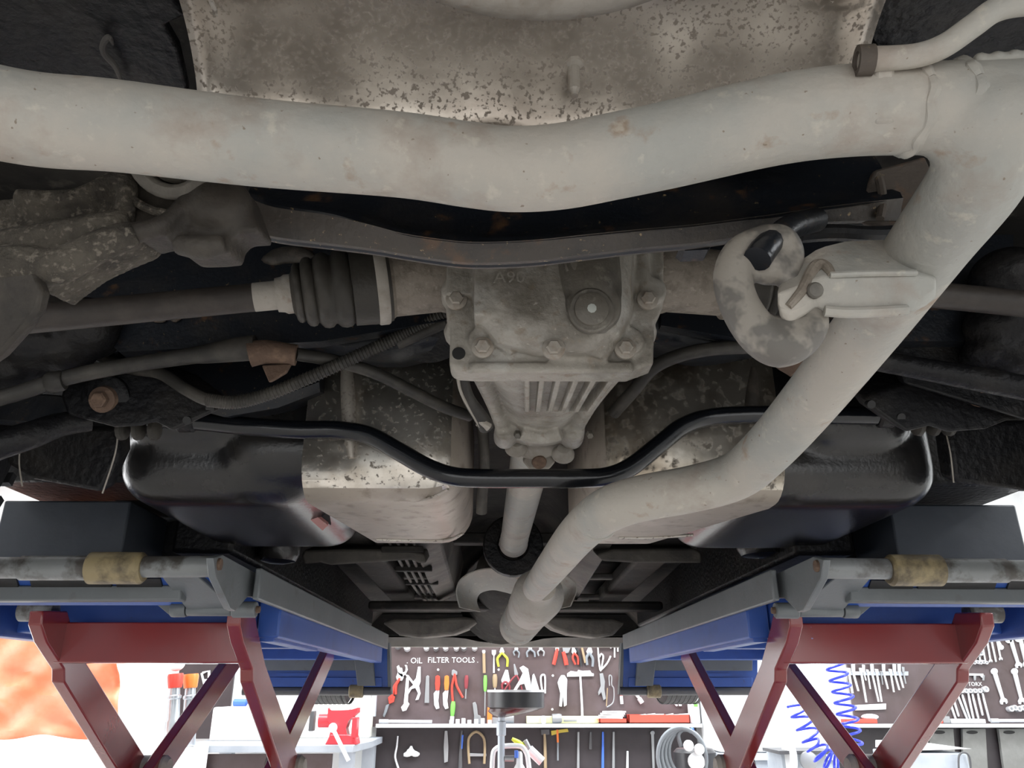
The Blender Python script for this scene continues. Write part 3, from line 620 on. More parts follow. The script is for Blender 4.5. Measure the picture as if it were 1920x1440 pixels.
# lower diagonal member running down-right from the left
mb = MB()
sec = []
for (px, lo, hi, y) in ((190, 690, 640, 1.04), (260, 720, 600, 1.05), (340, 760, 640, 1.08), (420, 782, 660, 1.10), (520, 765, 660, 1.12), (600, 735, 660, 1.14)):
    a = P(px, lo, y); b = P(px, hi, y + .02); sec.append([a, a + V(0, -.012, .012), b, b + V(0, .10, .03), a + V(0, .10, .03)])
mb.loft(sec)
part(mb, 'subframe_leg', blackpaint, 'sloping black pressed leg of the subframe', sf, smooth=40)
mb = MB().tube([P(205, 655, 1.0), P(240, 612, 1.0), P(300, 575, 1.0)], .012, n=10)
part(mb, 'subframe_rib', blackpaint, None, sf)
# trailing-arm mount brackets left and right, each with a rusty bolt
def mount(pix, y, bolt_px, lab):
    m2 = MB().prism([P(a, b, y) for a, b in pix], (0, .045, .03))
    o = part(m2, 'mount_bracket', undercoat, lab, bevel=.006, bseg=3)
    c = P(*bolt_px, y)
    part(MB().lathe(c + V(0, .004, .003), (0, -1, -.4), [(-.004, .034), (.004, .034), (.006, .031)], n=26), 'washer', undercoat, None, o)
    part(MB().lathe(c + V(0, -.004, -.001), (0, -1, -.4), [(-.004, .020), (.004, .018), (.006, .012)], n=22), 'bolt', rustbolt, 'rusted bolt head', o)
    part(MB().lathe(c + V(0, -.010, -.003), (0, -1, -.4), [(-.002, .012), (.008, .0115), (.010, .009)], n=6), 'bolt_head', rustbolt, None, o)
    return o
mL = mount([(112, 745), (118, 720), (150, 702), (215, 694), (300, 700), (345, 716), (400, 758), (412, 768), (322, 810), (304, 800), (290, 792), (262, 800), (215, 803), (165, 790), (125, 780)], 1.02, (196, 750), 'dirty bracket with a rusty bolt left of the tank')
mR = mount([(1622, 745), (1680, 720), (1740, 700), (1800, 688), (1880, 700), (1960, 740), (1950, 790), (1890, 790), (1850, 806), (1780, 812), (1745, 800), (1700, 812), (1640, 770)], 1.02, (1832, 740), 'dirty bracket with a rusty bolt right of the tank')
for (a, b) in ((395, 765), (352, 788)): part(MB().lathe(P(a, b, 1.022), (0, -1, -.5), [(-.006, .006), (.0035, .006)], n=12), 'slot_hole', blackgap, None, mL)  # black discs paint in the shade of the left bracket holes
for (a, b) in ((1632, 758), (1688, 782), (1716, 712)): part(MB().lathe(P(a, b, 1.022), (0, -1, -.5), [(-.006, .006), (.0035, .006)], n=12), 'slot_hole', blackgap, None, mR)  # the right bracket's hole shade, again as black discs
# lower links running outwards
part(MB().tube([P(-80, 862, 1.0), P(0, 834, 1.0), P(60, 815, 1.01), P(115, 796, 1.03), (P(170, 790, 1.05))], [.021, .020, .019, .017, .014], n=14), 'lower_link', undercoat, 'dirty lower link at the left edge')
part(MB().bar(P(-80, 758, 1.12), P(140, 775, 1.12), .02, .05), 'lateral_link', blackpaint, 'black lateral link behind the cables', bevel=.004)
part(MB().tube([P(1600, 668, .95), P(1720, 690, .94), P(1820, 708, .93), P(1960, 735, .91)], [.014, .015, .0165, .0165], n=14), 'lower_link', undercoat, 'dirty lower link at the right edge')
mb = MB().prism([P(1640, 600, 1.0), P(1820, 560, 1.0), P(1935, 720, 1.0), P(1935, 790, 1.0), P(1700, 720, 1.0)], (0, .02, .01))
part(mb, 'trailing_arm', undercoat, 'dark trailing arm plate on the right', bevel=.004)
# knuckle lumps and dark hub pieces at the far left
mb = MB()
for (a, b, y, r) in ((60, 640, .95, .05), (165, 625, .96, .04), (25, 690, .98, .05), (120, 660, .97, .035), (180, 600, .95, .03)): mb.ball(P(a, b, y), (r, .05, r * .8))
part(mb, 'wheel_knuckle', undercoat, 'dark lumpy wheel knuckle behind the left arm', remesh=.006, rsm=1)
mb = MB()
for (a, b, y, r) in ((1880, 610, .95, .05), (1920, 650, .96, .06), (1850, 660, .97, .03), (1890, 520, .93, .05)): mb.ball(P(a, b, y), (r, .05, r * .8))
part(mb, 'wheel_knuckle', undercoat, 'dark lumpy wheel knuckle at the right edge', remesh=.006, rsm=1)
# wheels
for sx, lab in ((-1, 'left'), (1, 'right')):
    c = C(XC + sx * .93, .98, .42)
    mb = MB().lathe(c + V(-sx * .10, 0, 0), (sx, 0, 0), [(0, .20), (.005, .25), (.015, .285), (.03, .30), (.17, .30), (.19, .285), (.20, .25), (.205, .20)], n=48)
    w = part(mb, 'wheel', tyrerub, 'black rear tyre at the %s edge' % lab)
    for k in range(40):
        a = 2 * math.pi * k / 40
        if k == 0:
            tm = MB().box((0, 0, 0), (.17, .020, .012)).mesh('tread_block', smooth=0); tm.materials.append(tyrerub)
        o = bpy.data.objects.new('tread_block', tm); COL.objects.link(o); o.parent = w
        o.location = c + V(0, math.cos(a) * .303, math.sin(a) * .303) - ORG[car.name]; o.rotation_euler = (a - math.pi / 2, 0, 0)
# inner wheelhouse panels
mb = MB()
mb.prism([P(10, 800, 1.16), P(222, 800, 1.16), P(222, 850, 1.16), P(190, 925, 1.18), P(60, 900, 1.18), P(10, 870, 1.18)], (0, .04, .02))
wl = part(mb, 'wheelhouse_panel', undercoat, 'black undercoated wheelhouse panel left of the tank', bevel=.008)
part(MB().tube([P(222, 800, 1.15), P(216, 850, 1.15), P(192, 925, 1.17)], .0013, n=8), 'panel_edge', greycast, 'pale chipped edge', wl)
part(MB().tube([P(38, 835, 1.15), P(36, 870, 1.15), P(42, 912, 1.16)], .0012, n=8), 'panel_edge', greycast, None, wl)
mb = MB().prism([P(1775, 800, 1.16), P(1990, 780, 1.16), P(1990, 930, 1.18), P(1790, 905, 1.18)], (0, .04, .02))
wr = part(mb, 'wheelhouse_panel', undercoat, 'black undercoated wheelhouse panel right of the tank', bevel=.008)
part(MB().tube([P(1772, 805, 1.15), P(1782, 850, 1.15), P(1788, 905, 1.16)], .0012, n=8), 'panel_edge', greycast, None, wr)

# ---- cables and hoses ------------------------------------------------------------------------
def cable(name, pix, r, m, lab, n=12): return part(MB().tube([P(a, b, y) for a, b, y in pix], r, n=n), name, m, lab)
bc = cable('brake_cable', [(-60, 762, .94), (40, 735, .95), (110, 712, .955), (200, 692, .96), (300, 676, .96), (380, 666, .96)], .0105, hoserub, 'left handbrake cable running to the middle')
part(MB().tube([P(300, 676, .96), P(345, 668, .958), P(385, 664, .956), P(440, 656, .954), P(480, 652, .954)], [.0105, .0105, .013, .0165, .0175], n=14), 'cable_boot', hoserub, None, bc)
part(MB().tube([P(468, 664, .952), P(500, 660, .954), P(556, 666, .96)], [.018, .0165, .0145], n=14, k=3), 'cable_fitting', rustbolt, 'rusty sleeve on the handbrake cable', bc)
part(MB().prism([P(490, 685, .952), P(545, 682, .956), P(535, 700, .956), P(515, 712, .954), P(504, 718, .952)], (0, .01, .004)), 'cable_clip', rustbolt, None, bc, bevel=.002)
part(MB().tube([P(554, 664, .96), P(620, 675, .99), P(700, 698, 1.02), P(770, 732, 1.05), P(830, 762, 1.09), P(880, 780, 1.14)], .009, n=12), 'cable_sheath', hoserub, None, bc)
part(MB().lathe(P(88, 718, .954), (1, .02, .18), [(0, .012), (.004, .014), (.018, .014), (.022, .012)], n=16), 'cable_band', hoserub, None, bc)
hs2 = cable('wiring_conduit', [(180, 665, 1.04), (240, 690, 1.02), (300, 700, 1.0), (345, 728, .99), (390, 750, .985), (440, 754, .985), (500, 740, .985), (580, 708, .985), (660, 672, .985), (730, 640, .985), (790, 610, .98), (850, 580, .97)], .0085, hoserub, 'corrugated black conduit crossing to the differential')
# corrugation rings of the conduit
pts = crom([P(a, b, y) for a, b, y in [(390, 750, .985), (440, 754, .985), (500, 740, .985), (580, 708, .985), (660, 672, .985), (730, 640, .985), (790, 610, .98), (850, 580, .97)]], 12)
mb = MB()
for i in range(0, len(pts) - 1): mb.lathe(pts[i], pts[i + 1] - pts[i], [(-.0014, .0088), (0, .0098), (.0014, .0088)], n=10)
part(mb, 'corrugation', hoserub, None, hs2, kind='stuff')
cable('breather_hose', [(745, 645, .99), (790, 625, .985), (835, 605, .98)], .0085, hoserub, 'short second hose beside the conduit')
cable('brake_cable', [(1450, 652, 1.0), (1400, 651, 1.0), (1330, 655, 1.0), (1270, 668, 1.01), (1225, 690, 1.03), (1190, 730, 1.07), (1150, 775, 1.12)], .010, hoserub, 'right handbrake cable curving to the middle')
part(MB().tube([P(1435, 655, 1.0), P(1475, 668, 1.0), P(1500, 690, 1.0)], [.014, .022, .018], n=14), 'cable_fitting', rustbolt, 'rusty fitting behind the rubber hanger')
gr = part(MB().tube([P(866, 680, .90), P(868, 715, .92), P(880, 750, .95), P(900, 780, .98), (P(912, 800, 1.0))], [.009, .0085, .0085, .010, .011], n=12), 'sensor_lead', hoserub, 'ribbed sensor lead beside the differential')
part(MB().bar(P(896, 790, .985), P(918, 803, .99), .018, .008), 'lead_clip', greycast, None, gr, bevel=.002)
part(MB().tube([P(858, 700, .90), P(866, 740, .93), P(900, 800, .99)], .002, n=6), 'clip_edge', greycast, None, gr)
cable('vent_pipe', [(905, 800, 1.3), (908, 870, 1.35), (904, 930, 1.4), (903, 962, 1.42)], .010, dustyfloor, 'thin vent pipe beside the propeller shaft')
# round bump stop / strainer left of the differential
part(MB().lathe(P(800, 640, 1.03), (0, -.3, -1), [(-.06, .052), (-.01, .052), (0, .048), (.004, .044), (.006, .02)], n=28), 'rubber_mount', undercoat, 'round black rubber mount left of the differential')

# ---- anti-roll bar -----------------------------------------------------------------------------
bar = [(255, 782, 1.14), (370, 790, 1.14), (470, 800, 1.14), (560, 806, 1.14), (630, 806, 1.14), (690, 816, 1.135), (745, 845, 1.13), (800, 876, 1.125), (850, 893, 1.12), (910, 897, 1.12), (1000, 897, 1.12), (1080, 897, 1.12), (1140, 893, 1.12), (1185, 874, 1.125), (1235, 835, 1.13), (1280, 800, 1.135), (1330, 783, 1.14), (1400, 778, 1.14), (1520, 778, 1.14), (1660, 780, 1.14), (1760, 780, 1.14)]
ar = part(MB().tube([P(a, b, y) for a, b, y in bar], .0142, n=22, k=8), 'anti_roll_bar', glossblack, 'glossy black anti-roll bar under the tank')
for sx, base in ((-1, 350), (1, 1660)):
    c = P(base, 788 if sx < 0 else 780, 1.14)
    bl = part(MB().lathe(c, (1, 0, 0), [(-.014, .016), (-.010, .019), (.010, .019), (.014, .016)], n=18), 'bar_bushing', undercoat, None, ar)
    for k in range(3):
        m2 = MB().lathe(c + V(sx * (.03 + k * .024), -.02, -.022), (sx, .1, .05), [(0, .008), (.004, .016), (.010, .017), (.015, .009)], n=14)
        part(m2, 'link_nut', bootrub, None, ar)

# ---- fuel tank -----------------------------------------------------------------------------------
def rbox(x0, x1, y0, y1, z0, z1, r, seg=5):
    bm = bmesh.new(); bmesh.ops.create_cube(bm, size=1)
    for v in bm.verts:
        v.co = C(x0 + (x1 - x0) * (v.co.x + .5), y0 + (y1 - y0) * (v.co.y + .5), z0 + (z1 - z0) * (v.co.z + .5))
    bmesh.ops.bevel(bm, geom=bm.edges[:], offset=r, segments=seg, profile=.5, affect='EDGES', clamp_overlap=True)
    return bm
def bm_add(mb, bm):
    bm.verts.index_update(); mb.add([v.co.copy() for v in bm.verts], [[v.index for v in f.verts] for f in bm.faces]); bm.free()
mb = MB()
bm_add(mb, rbox(-.640, -.30, 1.235, 1.76, .290, .56, .065))
bm_add(mb, rbox(-.470, -.06, 1.205, 1.66, .312, .56, .07))
bm_add(mb, rbox(-.62, -.40, 1.19, 1.40, .375, .56, .05))
bm_add(mb, rbox(.165, .47, 1.205, 1.66, .312, .56, .07))
bm_add(mb, rbox(.38, .755, 1.235, 1.76, .290, .56, .065))
bm_add(mb, rbox(.50, .70, 1.19, 1.40, .375, .56, .05))
tank = part(mb, 'fuel_tank', tankblack, 'glossy black saddle-shaped fuel tank', remesh=.008, rsm=12)
mb = MB(); bm_add(mb, rbox(-.20, .30, 1.22, 1.64, .50, .58, .03))
part(mb, 'tank_saddle', floorblack, 'dark saddle joining the two tank halves', tank)
part(MB().lathe(P(1428, 1005, 1.80), (0, 0, -1), [(-.06, .062), (.03, .060), (.045, .050), (.05, .02)], n=24), 'drain_dome', tankblack, 'black dome below the front of the tank', tank)
part(MB().lathe(P(525, 1016, 1.84), (0, 0, -1), [(-.06, .050), (.03, .048), (.045, .040), (.05, .02)], n=24), 'drain_dome', tankblack, None, tank)
# opening with a pale pink stripe in the tank's left lobe
mb = MB().prism([P(545, 942, 1.40), P(556, 938, 1.40), P(615, 985, 1.45), P(605, 995, 1.45)], (0, .004, .006))
part(mb, 'paint_stripe', mat('faded_red_paint', (0.36, 0.17, 0.16), .5, 0, [((.5, .38, .36), 40, .5, .65, .8)]), 'faded red paint stripe under the tank', tank)
mb = MB().prism([P(572, 945, 1.42), P(610, 925, 1.40), P(620, 985, 1.46)], (0, .003, .004))
part(mb, 'dark_recess', blackgap, None, tank)  # flat black facet standing in for the shade inside the opening
# heat shields wrapped round the inner faces of both tank lobes
def shieldbox(x0, x1, planes, lab, sm):
    bm = rbox(x0, x1, 1.17, 1.655, .283, .60, .062, 7)
    for co, no in planes:
        bmesh.ops.bisect_plane(bm, geom=bm.verts[:] + bm.edges[:] + bm.faces[:], plane_co=co, plane_no=no, clear_outer=True)
    m2 = MB(); bm_add(m2, bm)
    o = m2.build('tank_heat_shield', sm, car, lab, solid=.003, smooth=50, fix=False)
    o.data.materials.append(shield_low)
    for f in o.data.polygons:
        if f.normal.z < -.75 or abs(f.normal.x) > .6: f.material_index = 1
    return o
xl = PZ(592, 760, .40).x
hL = shieldbox(-.60, -.052, [(C(-.305, 1.2, .3), (-1, 0, 0)), (C(-.300, 1.27, .3), (-1, .16, 0)), (C(0, 1.2, .535), (0, 0, 1))], 'bright heat shield on the left half of the tank', shield_tank)
hR = shieldbox(.150, .80, [(C(.452, 1.2, .3), (1, 0, 0)), (C(.450, 1.27, .3), (1, .42, 0)), (C(0, 1.2, .535), (0, 0, 1))], 'stained heat shield on the right half of the tank', shield_stain)
# flutes coloured in as dark reflected bands, and seam lines on the shields
for (pix, hh) in (([(648, 660), (652, 720), (656, 800), (660, 860)], hL), ([(1412, 690), (1410, 740), (1408, 770)], hR)):
    part(MB().tube([P(a, b, 1.172) for a, b in pix], [.006, .012, .012, .006], n=12), 'reflection_flute', dirt_reflect_dark if hh is hR else shield_old, None, hh)
part(MB().tube([PZ(668, 945, .285), PZ(740, 943, .284), PZ(800, 935, .284), PZ(840, 917, .286)], .0022, n=8), 'seam', shield_old, None, hL)
part(MB().tube([PZ(705, 1011, .281), PZ(770, 1013, .281), PZ(835, 1012, .281), PZ(868, 1000, .283)], .003, n=8), 'seam', shield_old, None, hL)
part(MB().tube([PZ(1160, 1008, .281), PZ(1220, 1008, .281), PZ(1300, 1003, .281)], .003, n=8), 'seam', shield_old, None, hR)

# ---- floor forward of the tank ---------------------------------------------------------------------
def rail(pix, y, vec, m, name, lab, bev=.006): return part(MB().prism([P(a, b, y) for a, b in pix], vec), name, m, lab, bevel=bev, bseg=3)
rail([(565, 1042), (570, 1032), (640, 1030), (760, 1030), (795, 1038), (800, 1056), (785, 1056), (770, 1050), (620, 1060), (600, 1055), (570, 1058)], 2.05, (0, .10, .03), dustyfloor, 'floor_cross_rail', 'dusty pressed floor rail left of the tunnel')
rail([(1118, 1040), (1150, 1030), (1300, 1028), (1316, 1036), (1316, 1056), (1200, 1056), (1130, 1052)], 2.05, (0, .10, .03), dustyfloor, 'floor_cross_rail', 'dusty pressed floor rail right of the tunnel')
# tunnel flanks
for sx in (-1, 1):
    x0 = XC + sx * .205
    mb = MB()
    secs = []
    for y in (1.68, 1.9, 2.2, 2.6, 3.0):
        w = .06 - .006 * (y - 1.6)
        secs.append([C(x0 - sx * .04, y, .50 - .03 * (y - 1.68)), C(x0 - sx * .012, y, .40 - .05 * (y - 1.68)), C(x0 + sx * w, y, .372 - .05 * (y - 1.68)), C(x0 + sx * (w + .012), y, .42 - .05 * (y - 1.68))])
    mb.loft(secs)
    part(mb, 'tunnel_rail', dustyfloor, 'dusty rail along the %s side of the tunnel' % ('left' if sx < 0 else 'right'), bevel=.006)
    # long floor stiffener
    part(MB().bar(C(XC + sx * .43, 1.72, .40), C(XC + sx * .40, 3.4, .34), .10, .05), 'floor_stiffener', floorblack, None, bevel=.012, bseg=3)
    part(MB().box(C(XC + sx * .665, 2.66, .39), (.13, 2.0, .24)), 'sill_rail', undercoat, None, bevel=.010)
    part(MB().box(C(XC + sx * .86, 2.5, .50), (.30, 2.1, .26)), 'rocker_panel', undercoat, None, bevel=.010)
    part(MB().box(C(XC + sx * .775, 2.65, .36), (.10, 1.72, .24)), 'pinch_weld', undercoat, None, bevel=.006)
    for k, yy in enumerate((2.35, 2.75, 3.1)):
        part(MB().box(C(XC + sx * .32, yy, .40 - .03 * k), (.20, .035, .02)), 'floor_rib', dustyfloor, None, bevel=.006)
# brake lines with clips
for k in range(4):
    x0 = -.30 + k * .021
    part(MB().tube([C(x0, 1.66, .32), C(x0 + .02, 1.78, .365), C(x0 + .02, 2.2, .350), C(x0 + .02, 2.8, .325), C(x0 + .06, 3.3, .305)], .0048, n=8, k=4), 'brake_line', dustyfloor, None)
for yy in (2.05, 2.35, 2.62):
    part(MB().box(C(-.248, yy, .345 - .02 * (yy - 2)), (.11, .022, .016)), 'line_clip', floorblack, None, bevel=.003)
# arched heat-shield bracket in front of the shaft
secs = []
for (px, py, y) in ((862, 1142, 2.42), (856, 1112, 2.42), (866, 1088, 2.42), (895, 1073, 2.42), (930, 1069, 2.42), (990, 1074, 2.42), (1030, 1075, 2.42), (1062, 1084, 2.42), (1080, 1105, 2.42), (1068, 1140, 2.42)):
    a = P(px, py, y); cxx = P(966, 1140, y)
    d = (cxx - a); d.y = 0; d.normalize(); e = .062
    secs.append([a + V(0, -.05, 0), a + V(0, -.05, 0) + d * .004, a + V(0, .10, 0) + d * e, a + V(0, .10, 0) + d * (e - .004)])
n = 4; ss = [crom([q[j] for q in secs], 5) for j in range(n)]
mb = MB().loft([[ss[j][i] for j in range(n)] for i in range(len(ss[0]))])
part(mb, 'arched_bracket', exhaust, 'dusty arched shield over the front of the exhaust', smooth=50)
# gearbox and front cross member
part(MB().lathe(C(XC - .02, 2.62, .38), (0, 1, -.06), [(0, .06), (.05, .09), (.35, .11), (.6, .15), (.65, .17)], n=24), 'gearbox', floorblack, 'dark gearbox at the front of the tunnel')
part(MB().bar(C(XC - .50, 2.92, .285), C(XC + .56, 2.92, .285), .10, .03), 'gearbox_member', floorblack, None, bevel=.010)
for sx, pix in ((-1, [(716, 1168), (740, 1160), (800, 1160), (870, 1156), (905, 1162), (880, 1178), (850, 1190), (790, 1196), (750, 1192)]), (1, [(1172, 1168), (1150, 1160), (1090, 1158), (1040, 1156), (1015, 1162), (1040, 1180), (1070, 1190), (1120, 1196), (1150, 1192)])):
    rail(pix, 3.15, (0, .25, .012), coverdust, 'engine_cover', 'dusty %s flap of the engine undertray' % ('left' if sx < 0 else 'right'), .012)
# front lip with curved underside
secs = []
for i in range(25):
    u = i / 24; x = -.72 + 1.52 * u; c = abs(2 * u - 1)
    g = math.exp(-((u - .5) / .115) ** 4)
    secs.append([C(x, 4.0, .200), C(x, 3.985, .243 - .026 * g), C(x, 4.03, .247 - .026 * g), C(x, 4.2, .26), C(x, 4.18, .205)])
mb = MB().loft(secs)
fl_ = part(mb, 'front_lip', lipfront, 'curved front bumper lip above the tool board', smooth=50)
part(MB().box(C(XC, 3.98, .30), (1.3, .04, .10)), 'front_panel', floorblack, 'dark panel behind the front lip')
part(MB().box(C(XC, 4.22, .48), (1.55, .30, .44)), 'front_bumper', floorblack, 'front bumper above the lip', bevel=.02)  # body block added above the lip to keep lamp light off it
part(MB().box(C(XC, -.42, .58), (1.5, .12, .30)), 'unseen_rear_bumper', floorblack, None, bevel=.02)  # out of view, added to shade the pipes from light behind
for px in (922, 951, 979): part(MB().lathe(P(px, 1201, 3.90), (0, -1, -.1), [(-.002, .013), (.012, .012), (.016, .006)], n=14), 'white_clip', whiteplastic, 'small round white clip near the front lip', fl_)
# ------------------------------------------------------------------ the two scissor platforms
XL = 0.038
def strip(poly, w):
    """offset polyline (y,z) into a closed outline of width w"""
    pts = [Vector((a, b)) for a, b in poly]; L_, R_ = [], []
    for i, p in enumerate(pts):
        d0 = (pts[i] - pts[i - 1]).normalized() if i else (pts[1] - pts[0]).normalized()
        d1 = (pts[i + 1] - pts[i]).normalized() if i < len(pts) - 1 else d0
        n0 = Vector((-d0.y, d0.x)); n1 = Vector((-d1.y, d1.x)); n = (n0 + n1).normalized(); k = w / 2 / max(n.dot(n0), .4)
        L_.append(p + n * k); R_.append(p - n * k)
    return L_ + R_[::-1]
def lift(side):
    left = side == 'left'
    def mx(p): return Vector(p) if left else Vector((2 * XL - p[0], p[1], p[2]))
    def MBx(mb):
        if not left: mb.v = [mx(p) for p in mb.v]; mb.f = [f[::-1] for f in mb.f]
        return mb
    root = thing('scissor_lift', 'blue and red scissor lift under the %s side of the car' % side, 'car lift', mx((-0.74, 2.1, 0)), 'car lifts')
    def pt(mb, name, m, lab=None, par=None, **kw): return MBx(mb).build(name, m, par or root, lab, **kw)
    xi, xo = -0.436, -1.05
    # deck
    dk = pt(MB().box(C((xi + xo) / 2, 2.39, .196), (xi - xo - .016, 1.70, .016)), 'deck', liftblue, 'blue platform deck', bevel=.002)
    pt(MB().box(C(xi, 2.350, .181), (.012, 1.80, .056)), 'side_flange', liftgrey, 'grey side flange along the inner edge', dk, bevel=.003)
    pt(MB().box(C(xo, 2.375, .181), (.012, 1.75, .056)), 'side_flange', liftgrey, None, dk, bevel=.003)
    pt(MB().box(C(xi - .030, 2.425, .145), (.045, 1.53, .090)), 'deck_beam', liftblue, 'blue inner deck beam', dk, bevel=.004)
    pt(MB().box(C(xi - .034, 1.88, .098), (.030, .42, .010)), 'slide_rail', liftblue, None, dk, bevel=.002)
    pt(MB().box(C(xo + .05, 2.36, .145), (.045, 1.66, .090)), 'deck_beam', liftblue, 'blue outer deck beam', dk, bevel=.004)
    for yy in (1.70, 2.3, 3.16): pt(MB().box(C((xi + xo) / 2, yy, .150), (.50, .06, .08)), 'cross_beam', liftblue, None, dk, bevel=.004)
    # near flap: roller tube, nylon roller, frame bars, hinge
    fp = pt(MB().prism([P(-160, 1072, 1.36), P(402, 1072, 1.36), P(430, 1135, 1.47), P(-160, 1135, 1.47)], (0, .004, .010)), 'flap_plate', liftblue, 'blue skin of the near flap')
    for a, b in ((-60, 30), (55, 205), (215, 300)): pt(MB().prism([P(a, 1086, 1.375), P(b, 1085, 1.375), P(b + 4, 1101, 1.40), P(a + 4, 1101, 1.40)], (0, .004, .004)), 'flap_slot', blackgap, None, fp)  # black strips put the shade of the slots into the colour
    yt = 1.335
    rt = pt(MB().tube([P(405, 1062, yt), P(-200, 1066, yt)], .0178, n=20, k=1), 'roller_tube', worntube, 'worn grey tube across the near end')
    pt(MB().lathe(P(38, 1065, yt), P(170, 1065, yt) - P(38, 1065, yt), [(0, .014), (.003, .0205), (.118, .0205)], n=20), 'tube_sleeve', worntube, None, rt)
    pt(MB().lathe(P(166, 1065, yt), (1, 0, 0), [(0, .020), (.004, .0265), (.088, .0265), (.093, .022)], n=26), 'nylon_roller', nylon, 'oil-stained tan roller on the tube', rt)
    pt(MB().lathe(P(402, 1062, yt), (1, 0, 0), [(0, .010), (.006, .010), (.008, .006)], n=14), 'tube_pin', rustbolt, None, rt)
    pt(MB().bar(P(-200, 1115, 1.415), P(345, 1113, 1.415), .030, .026), 'flap_cross_bar', liftgrey, 'grey bar across the near flap', fp, bevel=.003)
    pt(MB().prism([P(300, 1078, 1.35), P(366, 1076, 1.35), P(442, 1143, 1.47), P(352, 1145, 1.47)], (0, .012, .024)), 'flap_arm', liftgrey, 'broad grey arm of the near flap', fp, bevel=.002)
    hy = 1.475
    for a, b, r in ((322, 351, .0135), (352, 436, .0115), (437, 482, .0145)):
        q = P(a, 1143, hy); e = P(b, 1143, hy)
        hk = pt(MB().lathe(q, e - q, [(0, r * .9), (.002, r), ((e - q).length - .003, r), ((e - q).length - .001, r * .9)], n=18), 'hinge_knuckle', liftgrey, None)
        if b == 482: pt(MB().lathe(e, (1, 0, -.0), [(-.002, .0065), (.005, .006), (.006, .003)], n=12), 'hinge_pin', rustbolt, None, hk)
    pt(MB().prism([P(290, 1130, 1.48), P(330, 1128, 1.48), P(350, 1155, 1.48), P(322, 1157, 1.48)], (0, .01, 0)), 'hinge_plate', liftgrey, None, bevel=.001)
    gx = -0.452
    gp = [PXX(a, b, gx) for a, b in ((400, 1046), (418, 1040), (500, 1085), (508, 1108), (500, 1128), (480, 1120), (464, 1120), (441, 1146), (432, 1142), (404, 1082))]
    gs = pt(MB().prism(gp, (-.012, 0, 0)), 'hinge_gusset', liftgrey, 'grey gusset plate at the end of the platform', bevel=.0015)
    pt(MB().lathe(PXX(410, 1058, gx), (1, 0, 0), [(0, .010), (.004, .0095), (.005, .005)], n=14), 'gusset_pin', rustbolt, None, gs)
    # far flap hanging down
    yf = 3.30
    ff = pt(MB().prism([P(470, 1208, yf), P(727, 1208, yf), P(727, 1298, yf), P(470, 1298, yf)], (0, .012, 0)), 'far_flap', liftblue, 'blue far flap hanging down', bevel=.002)
    pt(MB().prism([P(480, 1236, yf - .012), P(668, 1236, yf - .012), P(668, 1257, yf - .012), P(480, 1257, yf - .012)], (0, .03, 0)), 'flap_cross_bar', liftgrey, 'grey bar across the far flap', ff, bevel=.002)
    pt(MB().prism([P(663, 1226, yf - .03), P(698, 1226, yf - .03), P(703, 1286, yf - .03), P(670, 1286, yf - .03)], (0, .03, 0)), 'flap_arm', liftgrey, 'grey arm of the far flap', ff, bevel=.002)
    pt(MB().prism([P(520, 1262, yf - .006), P(600, 1262, yf - .006), P(600, 1268, yf - .006), P(520, 1268, yf - .006)], (0, .01, 0)), 'flap_step', liftblue, None, ff)
    pt(MB().prism([P(480, 1270, yf - .010), P(716, 1270, yf - .010), P(716, 1288, yf - .010), P(480, 1288, yf - .010)], (0, .02, 0)), 'flap_rail', liftblue, None, ff, bevel=.002)
    t2 = pt(MB().tube([P(455, 1296, yf), P(733, 1296, yf)], .0155, n=16, k=1), 'roller_tube', darksteel, 'dark tube at the bottom of the far flap', ff)
    pt(MB().lathe(P(655, 1296, yf - .004), (1, 0, 0), [(0, .020), (.004, .025), (.052, .025), (.056, .020)], n=20), 'nylon_roller', nylon, 'tan roller of the far flap', ff)
    pt(MB().prism([P(724, 1205, yf), P(730, 1205, yf), P(734, 1302, yf), P(728, 1302, yf)], (0, .05, 0)), 'flap_edge', liftgrey, None, ff)
    # scissor arms
    A_ = [(1.585, .160), (1.612, .075), (1.668, .012), (1.685, -.030), (2.08, -.245), (2.62, -.56)]
    B_ = [(2.62, .125), (2.50, .055), (2.09, -.175), (1.45, -.56)]
    rear = [PXX(a, b, -.479) for a, b in ((452, 1146), (450, 1172), (456, 1205), (474, 1255), (474, 1279), (527, 1435))]
    front = [PXX(a, b, -.479) for a, b in ((478, 1146), (482, 1172), (498, 1245), (556, 1410))]
    dr = (rear[-1] - rear[-2]); dr /= abs(dr.z); df = (front[-1] - front[-2]); df /= abs(df.z)
    zend = CZ - .56
    outl = rear + [rear[-1] + dr * (rear[-1].z - zend), front[-1] + df * (front[-1].z - zend)] + front[::-1]
    yp = 0
    def armA(x0, lab): return pt(MB().prism([V(x0, q.y, q.z) for q in outl], (-.026, 0, 0)), 'scissor_arm', liftred, lab, bevel=.003)
    def arm(line, w, x0, th, lab):
        return pt(MB().prism([C(x0, q.x, q.y) for q in strip(line, w)], (th, 0, 0)), 'scissor_arm', liftred, lab, bevel=.003)
    a1 = armA(-.479, 'red inner arm of the near scissor pair'); a2 = armA(-.846, 'red outer arm of the near scissor pair')
    b1 = arm(B_, .072, -.545, .026, 'red inner arm leaning the other way'); b2 = arm(B_, .072, -.828, .026, 'red outer arm leaning the other way')
    pt(MB().box(C(-.675, 1.630, .088), (.37, .045, .076)), 'cross_tube', liftred, 'broad red cross tube between the arms', bevel=.003)
